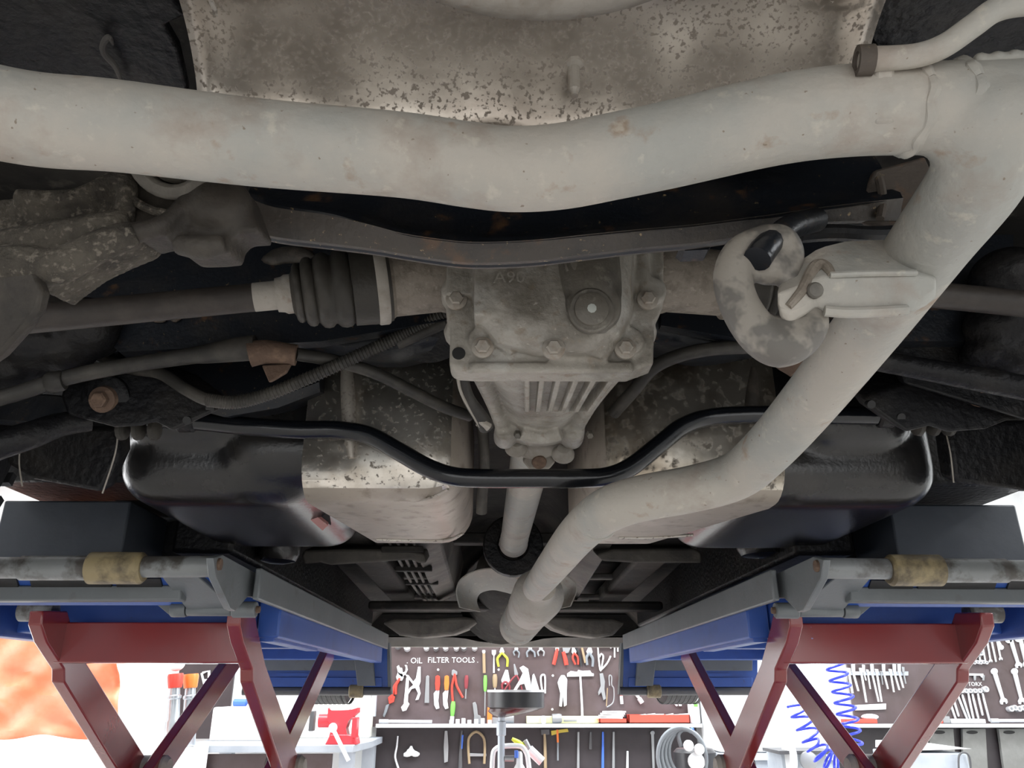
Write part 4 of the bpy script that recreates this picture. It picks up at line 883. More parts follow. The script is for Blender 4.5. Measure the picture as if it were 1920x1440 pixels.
    for x0, x1 in ((-.475, -.55), (-.80, -.88)):
        pt(MB().lathe(C(x0, 2.09, -.175), (x1 - x0, 0, 0), [(-.014, .022), (-.004, .030), (-.002, .030), (abs(x1 - x0) + .002, .030)], n=22), 'pivot_pin', greycast, 'steel pivot washer of the scissor')
    pt(MB().lathe(C(-.93, 1.59, .145), (1, 0, 0), [(0, .020), (.06, .020), (.066, .017)], n=18), 'top_pin', worntube, None)
    # lower scissor pair and base frame on the floor
    for line in ([(2.78, -.55), (1.60, -1.14)], [(1.45, -.56), (2.58, -1.14)]):
        for x0 in ((-.505, -.872) if line[0][0] < 2 else (-.545, -.828)): arm(line, .075, x0, .026, None)
    pt(MB().box(C(-.69, 2.1, -1.22), (.50, 1.5, .16)), 'base_frame', liftblue, 'blue base frame on the floor', bevel=.006)
    # lifting block lying on the deck
    return root
lift('left'); lift('right')
for left in (True, False):
    def mx(x): return x if left else 2 * XL - x
    x0, x1 = (-1.0, -.745) if left else (mx(-1.0), mx(-.735))
    mb = MB().box(C((x0 + x1) / 2, 1.66, .282), (abs(x1 - x0), .19, .154))
    solo('lifting_block', mb, blockrub, 'dark slate %s lifting block between platform and sill' % ('left' if left else 'right'), 'block', 'lifting blocks', bevel=.004)
# front wheels of the car, hanging below the far flaps
for sx, lab in ((-1, 'left'), (1, 'right')):
    c = C(XC + sx * .77, 3.72, .255)
    mb = MB().lathe(c + V(-sx * .095, 0, 0), (sx, 0, 0), [(0, .19), (.004, .24), (.012, .28), (.03, .31), (.16, .31), (.18, .28), (.186, .24), (.19, .19)], n=48)
    w = part(mb, 'wheel', tyrerub, 'black front tyre below the %s far flap' % lab)
    for k in range(8): part(MB().ring(c + V(-.07 + k * .02, 0, 0), (1, 0, 0), .308, .3118, .012, n=40), 'tread_rib', tyrerub, None, w)
# ------------------------------------------------------------------ tool boards on the back wall
YB = 6.57
def Q(px, py, d=0.0): return P(px, py, YB - d)
def qprism(pix, d0, d1): return MB().prism([Q(a, b, d0) for a, b in pix], (0, d0 - d1, 0))
def pbox(px0, py0, px1, py1, y0, y1):
    """upright box whose front face covers the pixel rectangle at depth y0"""
    a = P(px0, py0, y0); b = P(px1, py1, y0)
    return MB().box(((a.x + b.x) / 2, (y0 + y1) / 2, (a.z + b.z) / 2), (abs(b.x - a.x), y1 - y0, abs(a.z - b.z)))
def tm_on(s, px, py, size, m, parent, lab, sx=1.0):
    me = text_mesh(s, size, .001); o = link('lettering', me, m, parent, lab)
    o.location = Q(px, py, .003) - ORG[parent.name]; o.rotation_euler = (math.radians(90), 0, 0); o.scale = (sx, 1, 1); return o
bd1 = solo('tool_board', pbox(706, 1150, 1318, 1362, YB, YB + .02), board, 'brown tool board above the middle shelf with oil filter tools', 'tool board')
tm_on('. OiL', 777, 1239, .062, whitepaint, bd1, 'white painted lettering'); tm_on('FiLTER', 822, 1238, .060, whitepaint, bd1, 'white painted lettering'); tm_on('TOOLS .', 872, 1238, .058, whitepaint, bd1, 'white painted lettering')
bd2 = solo('tool_board', pbox(706, 1362, 1318, 1520, YB, YB + .02), boarddark, 'dark lower tool board below the middle shelf', 'tool board')
bd3 = solo('tool_board', pbox(1566, 1100, 1990, 1362, YB, YB + .02), board, 'brown tool board crowded with wrenches on the right', 'tool board')
tm_on('HEX', 1786, 1284, .042, whitepaint, bd3, 'small white lettering'); tm_on('TORX', 1828, 1283, .042, whitepaint, bd3, 'small white lettering')
bd4 = solo('tool_board', pbox(1566, 1362, 1990, 1520, YB, YB + .02), boarddark, 'dark lower board behind the grey planks on the right', 'tool board')
for a, b, lab in ((705, 1316, 'pale narrow shelf under the middle tool board'), (1588, 1985, 'pale narrow shelf under the right tool board')):
    q = P(a, 1358, 6.44); e = P(b, 1358, 6.44)
    sf_ = thing('wall_shelf', lab, 'shelf', V((q.x + e.x) / 2, 6.5, q.z))
    MB().box(((q.x + e.x) / 2, 6.505, q.z - .008), (e.x - q.x, .13, .014)).build('shelf_board', benchmetal, sf_)
    MB().box(((q.x + e.x) / 2, 6.437, q.z - .010), (e.x - q.x, .008, .026)).build('lit_shelf_lip', whitepaint, sf_)  # white colour paints in the lit front face of the shelf
SZ = P(960, 1357, 6.44).z

# ---- generic tools (pixel positions on the board plane; each one is its own thing) ----------------
def wpoly(p0, p1, w, ring=True, jaw=True):
    p0 = Vector(p0); p1 = Vector(p1); L_ = (p1 - p0).length; d = (p1 - p0) / L_; n = Vector((-d.y, d.x)); R_ = w * 1.05; h = w * .48; out = []
    if ring:
        for k in range(11):
            a = math.radians(38 + (322 - 38) * k / 10); out.append((R_ * math.cos(a), R_ * math.sin(a)))
    else: out += [(0, h), (-h, h * .5), (-h, -h * .5), (0, -h)]
    if jaw: out += [(L_ - 1.9 * R_, -h), (L_ - 1.1 * R_, -R_ * 1.1), (L_ - .2 * R_, -R_ * 1.05), (L_ + .2 * R_, -.5 * R_), (L_ - .55 * R_, -.38 * R_), (L_ - .65 * R_, .3 * R_), (L_, .45 * R_), (L_ - .2 * R_, R_ * 1.05), (L_ - 1.1 * R_, R_ * 1.1), (L_ - 1.9 * R_, h)]
    else: out += [(L_, -h), (L_ + h, -h * .5), (L_ + h, h * .5), (L_, h)]
    return [tuple(p0 + d * s + n * q) for s, q in out]
def wrench(p0, p1, w, lab, group=None, m=None, d=.014, **kw):
    return solo('wrench', qprism(wpoly(p0, p1, w, **kw), .006, .006 + d), m or chrome, lab, 'wrench', group, bevel=.002)
def flat(name, pix, lab, cat, m=None, d=.014, group=None, off=.006):
    return solo(name, qprism(pix, off, off + d), m or chrome, lab, cat, group, bevel=.002)
def pxm(px): return px * 6.03 / FPX         # pixels to metres on the board
def root_at(name, lab, cat, px, py, group=None): return thing(name, lab, cat, Q(px, py, .01), group)
def rodp(pix, r, root, name, m, d=.02, lab=None, n=10, k=4): return MB().tube([Q(a, b, d) for a, b in pix], [pxm(x) for x in r] if isinstance(r, (list, tuple)) else pxm(r), n=n, k=k).build(name, m, root, lab)
def slabp(pix, root, name, m, d0=.008, d1=.022, lab=None): return qprism(pix, d0, d1).build(name, m, root, lab, bevel=.002)
def screwdriver(p0, p1, lab, hm, hw=3.2, split=.45, group=None, sw=1.2, sm=None):
    r = root_at('screwdriver', lab, 'screwdriver', *p1, group); p0 = Vector(p0); p1 = Vector(p1); c = p0.lerp(p1, split)
    rodp([p0, p0.lerp(c, .3), p0.lerp(c, .8), c], [hw * .7, hw, hw * .85, hw * .6], r, 'handle', hm, n=10)
    rodp([c, p1], sw, r, 'blade', sm or chrome, k=1); return r
def pliers(piv, tip, h1, h2, lab, hm, jw=4, hw=2.4, group=None, jm=None, bow=6, lay=0):
    r = root_at('pliers', lab, 'pliers', *piv, group); piv = Vector(piv); tip = Vector(tip); d = (tip - piv).normalized(); n = Vector((-d.y, d.x))
    slabp([piv - d * jw + n * jw * .8, piv + n * jw * 1.2, tip + n * jw * .35, tip - n * jw * .35, piv - n * jw * 1.2, piv - d * jw - n * jw * .8], r, 'jaw', jm or chrome, .008 + lay, .022 + lay)
    for h, s in ((h1, 1), (h2, -1)):
        h = Vector(h); mid = piv.lerp(h, .5) + n * (s * bow * .6) * (1 if (h - piv).dot(n) * s > 0 else -1)
        rodp([piv - d * 1.5, piv.lerp(mid, .5), mid, h], [hw * .9, hw, hw, hw * .9], r, 'handle', hm, d=.018 + lay)
    return r
ORD = ['first', 'second', 'third', 'fourth', 'fifth', 'sixth', 'seventh', 'eighth', 'ninth', 'tenth', 'eleventh', 'twelfth', 'thirteenth', 'fourteenth', 'fifteenth', 'sixteenth']

# ---- middle board: sockets peeping out below the front lip -------------------------------------------
def socket(px, py, rpx, lab, group, tilt=(0, -1, .35), m=None, ln=.05):
    o = Q(px, py, .005); r_ = pxm(rpx)
    mb = MB().lathe(o + Vector((0, 0, 0)), tilt, [(0, r_ * .92), (.006, r_), (ln, r_), (ln + .002, r_ * .9), (ln + .002, r_ * .62), (ln * .5, r_ * .58)], n=14)
    return solo('socket', mb, m or chrome, lab, 'socket', group)
for k, px in enumerate((747, 764, 800, 818, 836, 856, 870, 890)):
    socket(px, 1217 - (k == 0) * 4, 6.5 if k < 2 else 5.5, '%s socket from the left in the row above the painted lettering' % ORD[k], 'sockets under the front lip', m=chrome if k % 3 else dullsteel)
# oil filter tools row
pliers((750, 1270), (752, 1252), (734, 1310), (742, 1302), 'large red-handled filter pliers hanging at the left end of the board', redgrip, jw=6, hw=2.6)
r = root_at('filter_claw', 'white forked filter claw near the painted lettering', 'filter wrench', 752, 1262)
slabp([(744, 1250), (748, 1247), (750, 1252), (749, 1258), (754, 1262), (760, 1259), (761, 1252), (759, 1247), (763, 1247), (765, 1256), (761, 1264), (754, 1270), (747, 1264)], r, 'claw', chrome)
slabp([(728, 1308), (734, 1302), (741, 1306), (739, 1316), (730, 1320)], root_at('strap_clamp', 'orange-red plastic strap clamp under the red pliers', 'clamp', 734, 1312), 'clamp_body', redgrip)
flat('knife', [(724, 1322), (730, 1320), (726, 1334), (721, 1345), (718, 1342)], 'small dark knife with red marks below the strap clamp', 'knife', greyplastic)
r = root_at('filter_wrench', 'long white filter wrench with hooked foot', 'filter wrench', 760, 1330)
slabp([(762, 1270), (767, 1270), (765, 1316), (768, 1320), (762, 1332), (755, 1334), (752, 1326), (757, 1320)], r, 'handle', chrome, .026, .038)
r = root_at('oil_filter_pliers', 'big white oil filter pliers with curved jaws', 'pliers', 780, 1285)
slabp([(759, 1264), (766, 1266), (775, 1278), (780, 1272), (784, 1250), (789, 1250), (789, 1278), (786, 1286), (789, 1300), (785, 1312), (779, 1313), (784, 1300), (779, 1290), (772, 1292), (766, 1302), (763, 1300), (768, 1290), (775, 1284)], r, 'jaw', chrome)
flat('tweezers', [(799, 1268), (802, 1266), (805, 1268), (805, 1318), (796, 1318)], 'slim grey-blue tweezers hanging beside the white pliers', 'tweezers', dullsteel)
for k, (px, m, lab) in enumerate(((821, redgrip, 'red-handled scraper, left one of the pair'), (838, orangegrip, 'orange-handled scraper, right one of the pair'))):
    r = root_at('scraper', lab, 'scraper', px, 1310)
    slabp([(px - 4, 1268), (px, 1266), (px + 4, 1268), (px + 4.5, 1282), (px + 3, 1294), (px - 4, 1294), (px - 5, 1282)], r, 'handle', m, d1=.03)
    slabp([(px - 3, 1294), (px + 3, 1294), (px + 1, 1314), (px + 3, 1328), (px - 3, 1330), (px - 7, 1322), (px - 8, 1300)], r, 'blade', chrome, d1=.014)
pliers((852, 1262), (849, 1256), (849, 1315), (868, 1308), 'long red-handled slip-joint pliers in the middle board', redgrip, jw=5, hw=2.2, jm=dullsteel)
screwdriver((875, 1266), (873, 1310), 'dark red screwdriver right of the slip-joint pliers', darkred, 4.0, .58, sm=dullsteel)
screwdriver((850, 1315), (847, 1356), 'bright green handled tool standing on the shelf', greengrip, 4.6, .68, sw=4)
flat('putty_knife', [(886, 1318), (891, 1316), (894, 1322), (896, 1340), (901, 1342), (906, 1356), (888, 1356), (889, 1342)], 'grey putty knife standing on the shelf', 'putty knife', dullsteel)
# ratchet handles and pliers in the centre
screwdriver((907, 1219), (908, 1262), 'yellow and white ratchet hanging at the top left of centre', whitepaint, 3.2, .15, sw=3.0, sm=woodhandle)
flat('ratchet', [(922, 1219), (930, 1219), (930, 1226), (927, 1230), (928, 1262), (924, 1262), (925, 1230), (922, 1226)], 'chrome ratchet beside the yellow-handled pliers', 'ratchet')
pliers((941, 1222), (941, 1214), (935, 1250), (951, 1250), 'yellow-green handled pliers hanging near the lip', yellowgrip, jw=4, hw=2.4, bow=9)
for k, (px, w_) in enumerate(((967, 4), (991, 5), (999, 4), (1011, 4), (1018, 4))):
    m_ = (dullsteel, bluegrip, bluegrip, dullsteel, dullsteel)[k] if k != 0 else dullsteel
pliers((968, 1217), (968, 1208), (965, 1229), (972, 1233), 'small grey pliers just below the lip, first of three', greyplastic, jw=3, hw=1.6)
pliers((994, 1216), (994, 1208), (989, 1232), (1003, 1232), 'blue-grey handled pliers below the lip, middle of three', greyplastic, jw=3, hw=2.0)
pliers((1014, 1216), (1014, 1208), (1010, 1230), (1019, 1230), 'pink-grey handled pliers below the lip, last of three', dullsteel, jw=3, hw=1.8)
r = root_at('cutters', 'red-handled cutters with straight left grip', 'cutters', 1042, 1235); rodp([(1045, 1216), (1042, 1230), (1038, 1246)], [2.8, 3.6, 3.4], r, 'handle', redgrip); slabp([(1041, 1212), (1048, 1212), (1048, 1220), (1041, 1220)], r, 'jaw', chrome)
r = root_at('cutters', 'broad red-handled snips beside the straight cutters', 'cutters', 1060, 1235); rodp([(1056, 1222), (1060, 1236), (1062, 1247)], [3.4, 4.2, 4.0], r, 'handle', redgrip); slabp([(1054, 1212), (1070, 1214), (1066, 1224), (1056, 1226)], r, 'jaw', dullsteel)
pliers((1076, 1222), (1074, 1212), (1079, 1246), (1084, 1246), 'thin red-handled pliers right of the snips', redgrip, jw=4, hw=2.0)
rodp([(1080, 1214), (1087, 1230), (1090, 1250)], [2.4, 2.6, 2.0], root_at('file', 'black-handled file hanging at a slant', 'file', 1088, 1235), 'handle', blackplastic)
rodp([(1091, 1214), (1095, 1232), (1097, 1243)], [2.2, 2.4, 1.8], root_at('file', 'pale wooden file beside the black one', 'file', 1095, 1230), 'handle', woodhandle)
pliers((1105, 1222), (1106, 1212), (1101, 1247), (1111, 1250), 'teal and grey pliers right of the files', greyplastic, jw=5, hw=2.8)
r = root_at('clamp_tongs', 'white wire clamp tongs with open loop', 'tongs', 1128, 1255)
rodp([(1121, 1213), (1123, 1240), (1126, 1258), (1130, 1240), (1131, 1230), (1127, 1226), (1124, 1232)], 1.5, r, 'loop', whitepaint); rodp([(1127, 1256), (1138, 1244), (1145, 1230)], 1.6, r, 'arm', whitepaint)
flat('hook_tool', [(1124, 1263), (1130, 1262), (1134, 1278), (1133, 1292), (1136, 1310), (1131, 1313), (1127, 1298), (1122, 1304), (1121, 1298), (1126, 1286)], 'grey shears hanging below the white tongs', 'shears', dullsteel)
r = root_at('hacksaw', 'small grey hacksaw frame with yellow handle side', 'saw', 1145, 1300)
rodp([(1143, 1286), (1142, 1270), (1144, 1266), (1147, 1270), (1147, 1284), (1151, 1292), (1150, 1316), (1138, 1326)], 1.2, r, 'frame', dullsteel); rodp([(1139, 1290), (1137, 1324)], 1.0, r, 'blade', woodhandle, k=1)
screwdriver((1162, 1266), (1166, 1320), 'white and red pry tool hanging next to the right platform', redgrip, 4.2, .72, sw=3)
for k, (px, py1) in enumerate(((1152, 1233), (1158, 1222), (1165, 1235), (1145, 1216))):
    flat('hex_key', [(px - 1.4, 1200), (px + 1.4, 1200), (px + 1.4, py1), (px - 1.4, py1)], '%s white hex key from the left in the top right rack' % ORD[(1, 2, 3, 0)[k]], 'hex key', chrome, group='hex keys in the rack')
flat('key_rack', [(1117, 1204), (1171, 1200), (1171, 1207), (1118, 1209)], 'white rack that holds the hex keys under the lip', 'rack', whitepaint, d=.05)
# centre cluster under the lip
screwdriver((910, 1266), (909, 1342), 'green-tipped clear screwdriver left of the oil drainer', greengrip, 3.6, .40, sm=dullsteel)
screwdriver((928, 1264), (928, 1296), 'clear screwdriver with amber core beside the green-tipped one', woodhandle, 4.8, .8)
pliers((948, 1276), (950, 1256), (942, 1292), (955, 1296), 'white water pump pliers with pink grips above the drainer', darkred, jw=7, hw=2.4)
pliers((968, 1264), (964, 1245), (946, 1294), (979, 1294), 'thin grey pliers with spread red handles above the drainer', darkred, jw=3, hw=1.7, jm=dullsteel, bow=2, lay=.022)
r = root_at('locking_pliers', 'white locking pliers with wide open jaw above the drainer', 'pliers', 982, 1275); slabp([(974, 1252), (981, 1248), (990, 1254), (995, 1280), (996, 1298), (988, 1298), (983, 1282), (975, 1284), (966, 1298), (960, 1298), (974, 1275), (980, 1262)], r, 'body', chrome, .045, .06)
flat('clamp', [(998, 1266), (1001, 1263), (1004, 1270), (1012, 1296), (994, 1298), (996, 1280)], 'white small clamp beside the locking pliers', 'clamp')
r = root_at('snap_hook', 'slim white snap hook right of the clamps', 'hook', 1018, 1285); rodp([(1018, 1300), (1015, 1285), (1014, 1270), (1018, 1265), (1022, 1270), (1022, 1300)], 1.8, r, 'loop', chrome)
r = root_at('locking_pliers', 'white locking pliers hanging alone in the middle of the board', 'pliers', 1055, 1300); slabp([(1048, 1272), (1052, 1266), (1058, 1266), (1063, 1274), (1062, 1300), (1062, 1322), (1057, 1325), (1055, 1306), (1053, 1325), (1048, 1324), (1050, 1300), (1045, 1280)], r, 'body', chrome, d1=.04)
r = root_at('t_bar', 'tall white T-shaped bar with toothed top', 'T bar', 1090, 1310); slabp([(1063, 1263), (1070, 1258), (1082, 1260), (1084, 1256), (1092, 1258), (1106, 1257), (1109, 1262), (1113, 1263), (1113, 1268), (1063, 1269)], r, 'head', chrome); rodp([(1088, 1268), (1091, 1320), (1092, 1350)], [2.0, 2.2, 2.6], r, 'shaft', chrome, k=2)
# hooks / white pegs on the board
for k, (px, py) in enumerate(((1036, 1267), (1035, 1330), (935, 1256), (822, 1256))):
    solo('peg', MB().lathe(Q(px, py, .0), (0, -1, 0), [(0, .006), (.03, .006), (.034, .009), (.038, .006)], n=10), whitepaint, ('white peg left of the tall T-shaped bar', 'white peg low on the board left of the T-shaped bar', 'white peg beside the yellow-green pliers', 'white peg above the red-handled scraper')[k], 'peg', 'pegs on the board')
# tools half hidden by the right platform
screwdriver((1192, 1300), (1204, 1318), 'chrome ratchet handle right of the far roller', chrome, 3.5, .5, sw=4.5)
wrench((1256, 1302), (1268, 1322), 5, 'chrome wrench hanging under the right platform tube', jaw=False)
flat('adjustable_wrench', [(1272, 1310), (1277, 1310), (1278, 1324), (1272, 1324)], 'short chrome tool next to the wrench under the tube', 'wrench')

# ---- things lying on the middle shelf ----------------------------------------------------------------
def onshelf(px, w, h, y=6.49): a = P(px, 1355, y); return V(a.x, y, SZ)
def shelfbox(name, px0, px1, h, lab, cat, m, dy=(6.45, 6.55), bev=.004, group=None):
    a = P(px0, 1350, dy[0]).x; b = P(px1, 1350, dy[0]).x
    return solo(name, MB().box(((a + b) / 2, sum(dy) / 2, SZ + h / 2), (b - a, dy[1] - dy[0], h)), m, lab, cat, group, bevel=bev)
r = thing('torque_wrench', 'long white torque wrench lying on the left of the shelf', 'wrench', V(P(760, 1355, 6.48).x, 6.48, SZ))
a = P(711, 1352, 6.48).x; b = P(810, 1352, 6.48).x
MB().tube([V(a, 6.48, SZ + .016), V(a + .07, 6.48, SZ + .016)], .015, n=12, k=1).build('head', chrome, r); MB().tube([V(a + .07, 6.48, SZ + .016), V(b, 6.48, SZ + .014)], .011, n=12, k=1).build('handle', whitepaint, r)
for k, px in enumerate((846, 858, 869, 880, 893, 905, 918)):
    solo('socket', MB().lathe(V(P(px, 1355, 6.47).x, 6.47, SZ), (0, 0, 1), [(0, .016), (.026 + .006 * (k % 3), .016), (.026 + .006 * (k % 3), .010), (.012, .010)], n=12), chrome, '%s small socket from the left standing on the middle shelf' % ORD[k], 'socket', 'sockets standing on the shelf')
flat('scraper', [(914, 1326), (921, 1326), (923, 1340), (922, 1356), (913, 1356)], 'orange tipped scraper standing on the shelf left of the drainer', 'scraper', orangegrip, off=.06)
flat('plate', [(922, 1345), (936, 1346), (935, 1357), (921, 1357)], 'small grey plate leaning on the shelf', 'plate', dullsteel, off=.05)
solo('tin', MB().lathe(V(P(953, 1352, 6.49).x - .03, 6.49, SZ + .036), (1, 0, 0), [(0, .034), (.004, .036), (.07, .036), (.074, .032)], n=20), dullsteel, 'grey tin lying on its side behind the drainer stand', 'tin')
r = thing('spirit_level', 'long yellow-white spirit level lying on the shelf', 'spirit level', V(P(1055, 1355, 6.5).x, 6.5, SZ))
a = P(987, 1352, 6.52).x; b = P(1126, 1352, 6.52).x
MB().box(((a + b) / 2, 6.525, SZ + .026), (b - a, .05, .052)).build('level_body', mat('pale_yellow_plastic', (.80, .80, .42), .4), r, bevel=.004)
MB().box(((a + b) / 2 + .05, 6.498, SZ + .020), (.10, .008, .012)).build('level_vial', dullsteel, r)
shelfbox('adhesive_cap', 1015, 1024, .055, 'white cap standing in front of the spirit level', 'cap', whiteplastic, (6.45, 6.49), .008)
solo('grinder_head', MB().lathe(V(P(1035, 1352, 6.48).x, 6.475, SZ + .034), (1, 0, .05), [(0, .028), (.004, .034), (.06, .034), (.075, .028)], n=18), dullsteel, 'rounded grey metal cylinder on the spirit level', 'cylinder')
def tray(px0, px1, h, lab, inner, y0=6.445, y1=6.56):
    a = P(px0, 1352, y0).x; b = P(px1, 1352, y0).x; r = thing('tool_tray', lab, 'tray', V((a + b) / 2, (y0 + y1) / 2, SZ)); cx = (a + b) / 2
    MB().box((cx, (y0 + y1) / 2, SZ + .004), (b - a, y1 - y0, .008)).build('tray_floor', traycred, r)
    for yy in (y0 + .003, y1 - .003): MB().box((cx, yy, SZ + h / 2), (b - a, .006, h)).build('tray_wall', traycred, r)
    for xx in (a + .003, b - .003): MB().box((xx, (y0 + y1) / 2, SZ + h / 2), (.006, y1 - y0, h)).build('tray_wall', traycred, r)
    return r
tray(1124, 1176, .034, 'shallow red tray under a pile of white papers', 0)
for k in range(4):
    a = P(1122 + k * 3, 1345, 6.47); solo('folded_rag', MB().box((a.x + .09, 6.50, SZ + .040 + k * .014), (.20 - k * .012, .09, .012), Matrix.Rotation(.12 * (k - 1), 3, 'Z')), whitepaint, 'white folded leaflet, %s from the bottom of the pile in the small tray' % ORD[k], 'leaflet', 'leaflets in the tray', bevel=.003)
tray(1179, 1294, .062, 'long red tray of white tools at the end of the shelf', 1)
for k in range(6):
    x_ = P(1190 + k * 17, 1345, 6.5).x
    solo('tool_bit', MB().bar((x_, 6.50 + .02 * (k % 2), SZ + .048 + .006 * (k % 3)), (x_ + .09, 6.49 + .03 * ((k + 1) % 2), SZ + .060 + .006 * (k % 2)), .02, .014), chrome, '%s white tool from the left lying in the long red tray' % ORD[k], 'hand tool', 'tools in the long red tray', bevel=.003)
r = thing('plastic_jar', 'translucent white jar with green label at the shelf end', 'jar', V(P(1302, 1352, 6.48).x, 6.48, SZ))
c = V(P(1303, 1352, 6.48).x, 6.49, SZ)
MB().lathe(c, (0, 0, 1), [(0, .040), (.004, .045), (.13, .045), (.15, .040), (.16, .040)], n=22).build('jar_body', whiteplastic, r)
MB().lathe(c, (0, 0, 1), [(.16, .043), (.185, .043), (.19, .038)], n=22).build('lid', whiteplastic, r)
MB().box(c + V(.008, -.043, .135), (.03, .006, .03)).build('label_mark', greengrip, r)

# ---- lower middle board ---------------------------------------------------------------------------------
r = root_at('crowbar', 'bent white bar hanging at the left of the lower board', 'bar', 744, 1400); rodp([(746, 1380), (744, 1400), (741, 1420), (748, 1445), (752, 1470)], [1.5, 1.8, 1.8, 2, 2], r, 'shank', chrome)
r = root_at('rag', 'crumpled white rag on the lower board', 'rag', 772, 1415); m_ = MB()
for (a, b, s) in ((770, 1408, 8), (763, 1415, 8), (779, 1414, 9), (771, 1400, 4)): m_.ball(Q(a, b, .02), (pxm(s), .02, pxm(s * .6)))
m_.build('cloth', whitepaint, r, remesh=.012, rsm=2)
flat('file', [(834, 1370), (839, 1370), (841, 1400), (840, 1428), (833, 1430), (832, 1400)], 'dull flat file hanging on the lower board', 'file', dullsteel)
r = root_at('hammer', 'dark hammer with blue band hanging below the shelf', 'hammer', 864, 1400); rodp([(866, 1370), (864, 1400), (863, 1450)], [1.8, 2.4, 4.5], r, 'handle', darksteel); rodp([(867, 1378), (865, 1404)], 2.3, r, 'band', bluegrip, k=1)
r = root_at('caliper_gauge', 'brass-grey arched caliper hanging below the shelf', 'caliper', 894, 1400); rodp([(880, 1432), (878, 1400), (880, 1382), (893, 1372), (906, 1382), (909, 1400), (908, 1432)], 2.4, r, 'arch', woodhandle); slabp([(878, 1412), (912, 1413), (912, 1418), (878, 1418)], r, 'crossbar', dullsteel)
r = root_at('hammer', 'long wooden handled hammer right of the drainer', 'hammer', 1022, 1400); rodp([(1021, 1376), (1022, 1400), (1023, 1460)], [2.2, 2.8, 3], r, 'handle', woodhandle); slabp([(1014, 1368), (1030, 1367), (1030, 1377), (1015, 1378)], r, 'head', darksteel)
r = root_at('torch', 'orange and grey test lamp with yellow tag', 'lamp', 1046, 1400); rodp([(1045, 1368), (1046, 1392)], 2.0, r, 'grip', orangegrip, k=1); rodp([(1046, 1392), (1046, 1426)], 1.7, r, 'stem', greyplastic, k=1); slabp([(1033, 1370), (1064, 1366), (1066, 1372), (1050, 1374), (1034, 1379)], r, 'tag', yellowtape)
for k, (px, m, lab) in enumerate(((1084, dullsteel, 'long grey tongs hanging on the lower board'), (1107, darksteel, 'short dark punch hanging on the lower board'), (1130, bluegrip, 'long blue bar hanging on the lower board'), (1150, dullsteel, 'long grey bar right of the blue one'), (1176, chrome, 'short pale chisel hanging low'), (1224, dullsteel, 'long ring wrench at the right end of the lower board'))):
    if px == 1224: wrench((1223, 1374), (1226, 1470), 4, lab, m=m, jaw=False)
    else: flat('hanging_bar', [(px - 1.5, 1408 if px == 1176 else 1372), (px + 2, 1408 if px == 1176 else 1372), (px + 2.5, 1405 if px == 1107 else 1470), (px - 3, 1405 if px == 1107 else 1470)], lab, 'bar', m)

# ---- right board ---------------------------------------------------------------------------------------------
# long wrenches at the far right
for k, (x0, y0, x1, y1) in enumerate(((1842, 1150, 1876, 1214), (1878, 1150, 1890, 1200), (1894, 1146, 1908, 1198), (1910, 1142, 1922, 1195))):
    wrench((x1, y1), (x0, y0), 6 if k else 4.5, '%s large chrome wrench from the left along the top of the right board' % ORD[k], 'large wrenches at the top')
for k, (x0, y0, x1, y1) in enumerate(((1893, 1196, 1910, 1252), (1911, 1194, 1924, 1250))):
    wrench((x0, y0), (x1, y1), 5.5, '%s upright wrench of the pair above the two long spanners' % ('left' if k == 0 else 'right'), 'paired wrenches')
for k, (x0, y0, x1, y1) in enumerate(((1863, 1259, 1882, 1320), (1901, 1259, 1916, 1320))):
    wrench((x0, y0), (x1, y1), 6, '%s long combination spanner in the middle of the right board' % ('left' if k == 0 else 'right'), 'long spanners')
for k in range(5):
    x0 = 1838 + k * 8 - (k > 2) * 4
    wrench((1826 + k * 9, 1168 + 9 * (k % 2)), (1838 + k * 9.5, 1246 - 2 * k), 3.0, '%s slim wrench from the left beside the socket cluster' % ORD[k], 'slim wrenches beside the sockets', jaw=(k % 2 == 0), d=.010)
# fan of wrenches above the lower shelf
for k, (x0, y0, x1, y1) in enumerate(((1776, 1304, 1792, 1352), (1784, 1302, 1796, 1342), (1794, 1302, 1812, 1348), (1803, 1303, 1818, 1350), (1814, 1300, 1824, 1348), (1822, 1302, 1833, 1346), (1832, 1301, 1841, 1340), (1841, 1301, 1854, 1351))):
    wrench((x0, y0), (x1, y1), 3.6, '%s wrench from the left in the fan above the right shelf' % ORD[k], 'fan of wrenches', jaw=False, ring=False)
for k, px in enumerate((1774, 1783, 1790, 1799, 1807, 1815, 1824, 1833, 1844)):
    socket(px, 1296 - (k == 8) * 3, 4.2 if k < 8 else 5.5, '%s socket from the left in the row above the fan of wrenches' % ORD[k], 'sockets above the fan', (0, -1, .1), ln=.04)
for k, px in enumerate((1890, 1897, 1905, 1913, 1921)):
    socket(px, 1330 - 2 * (k % 2), 5.0, '%s socket from the left in the chain at the right edge' % ORD[k], 'sockets at the right edge', (0, -1, .1), ln=.05)
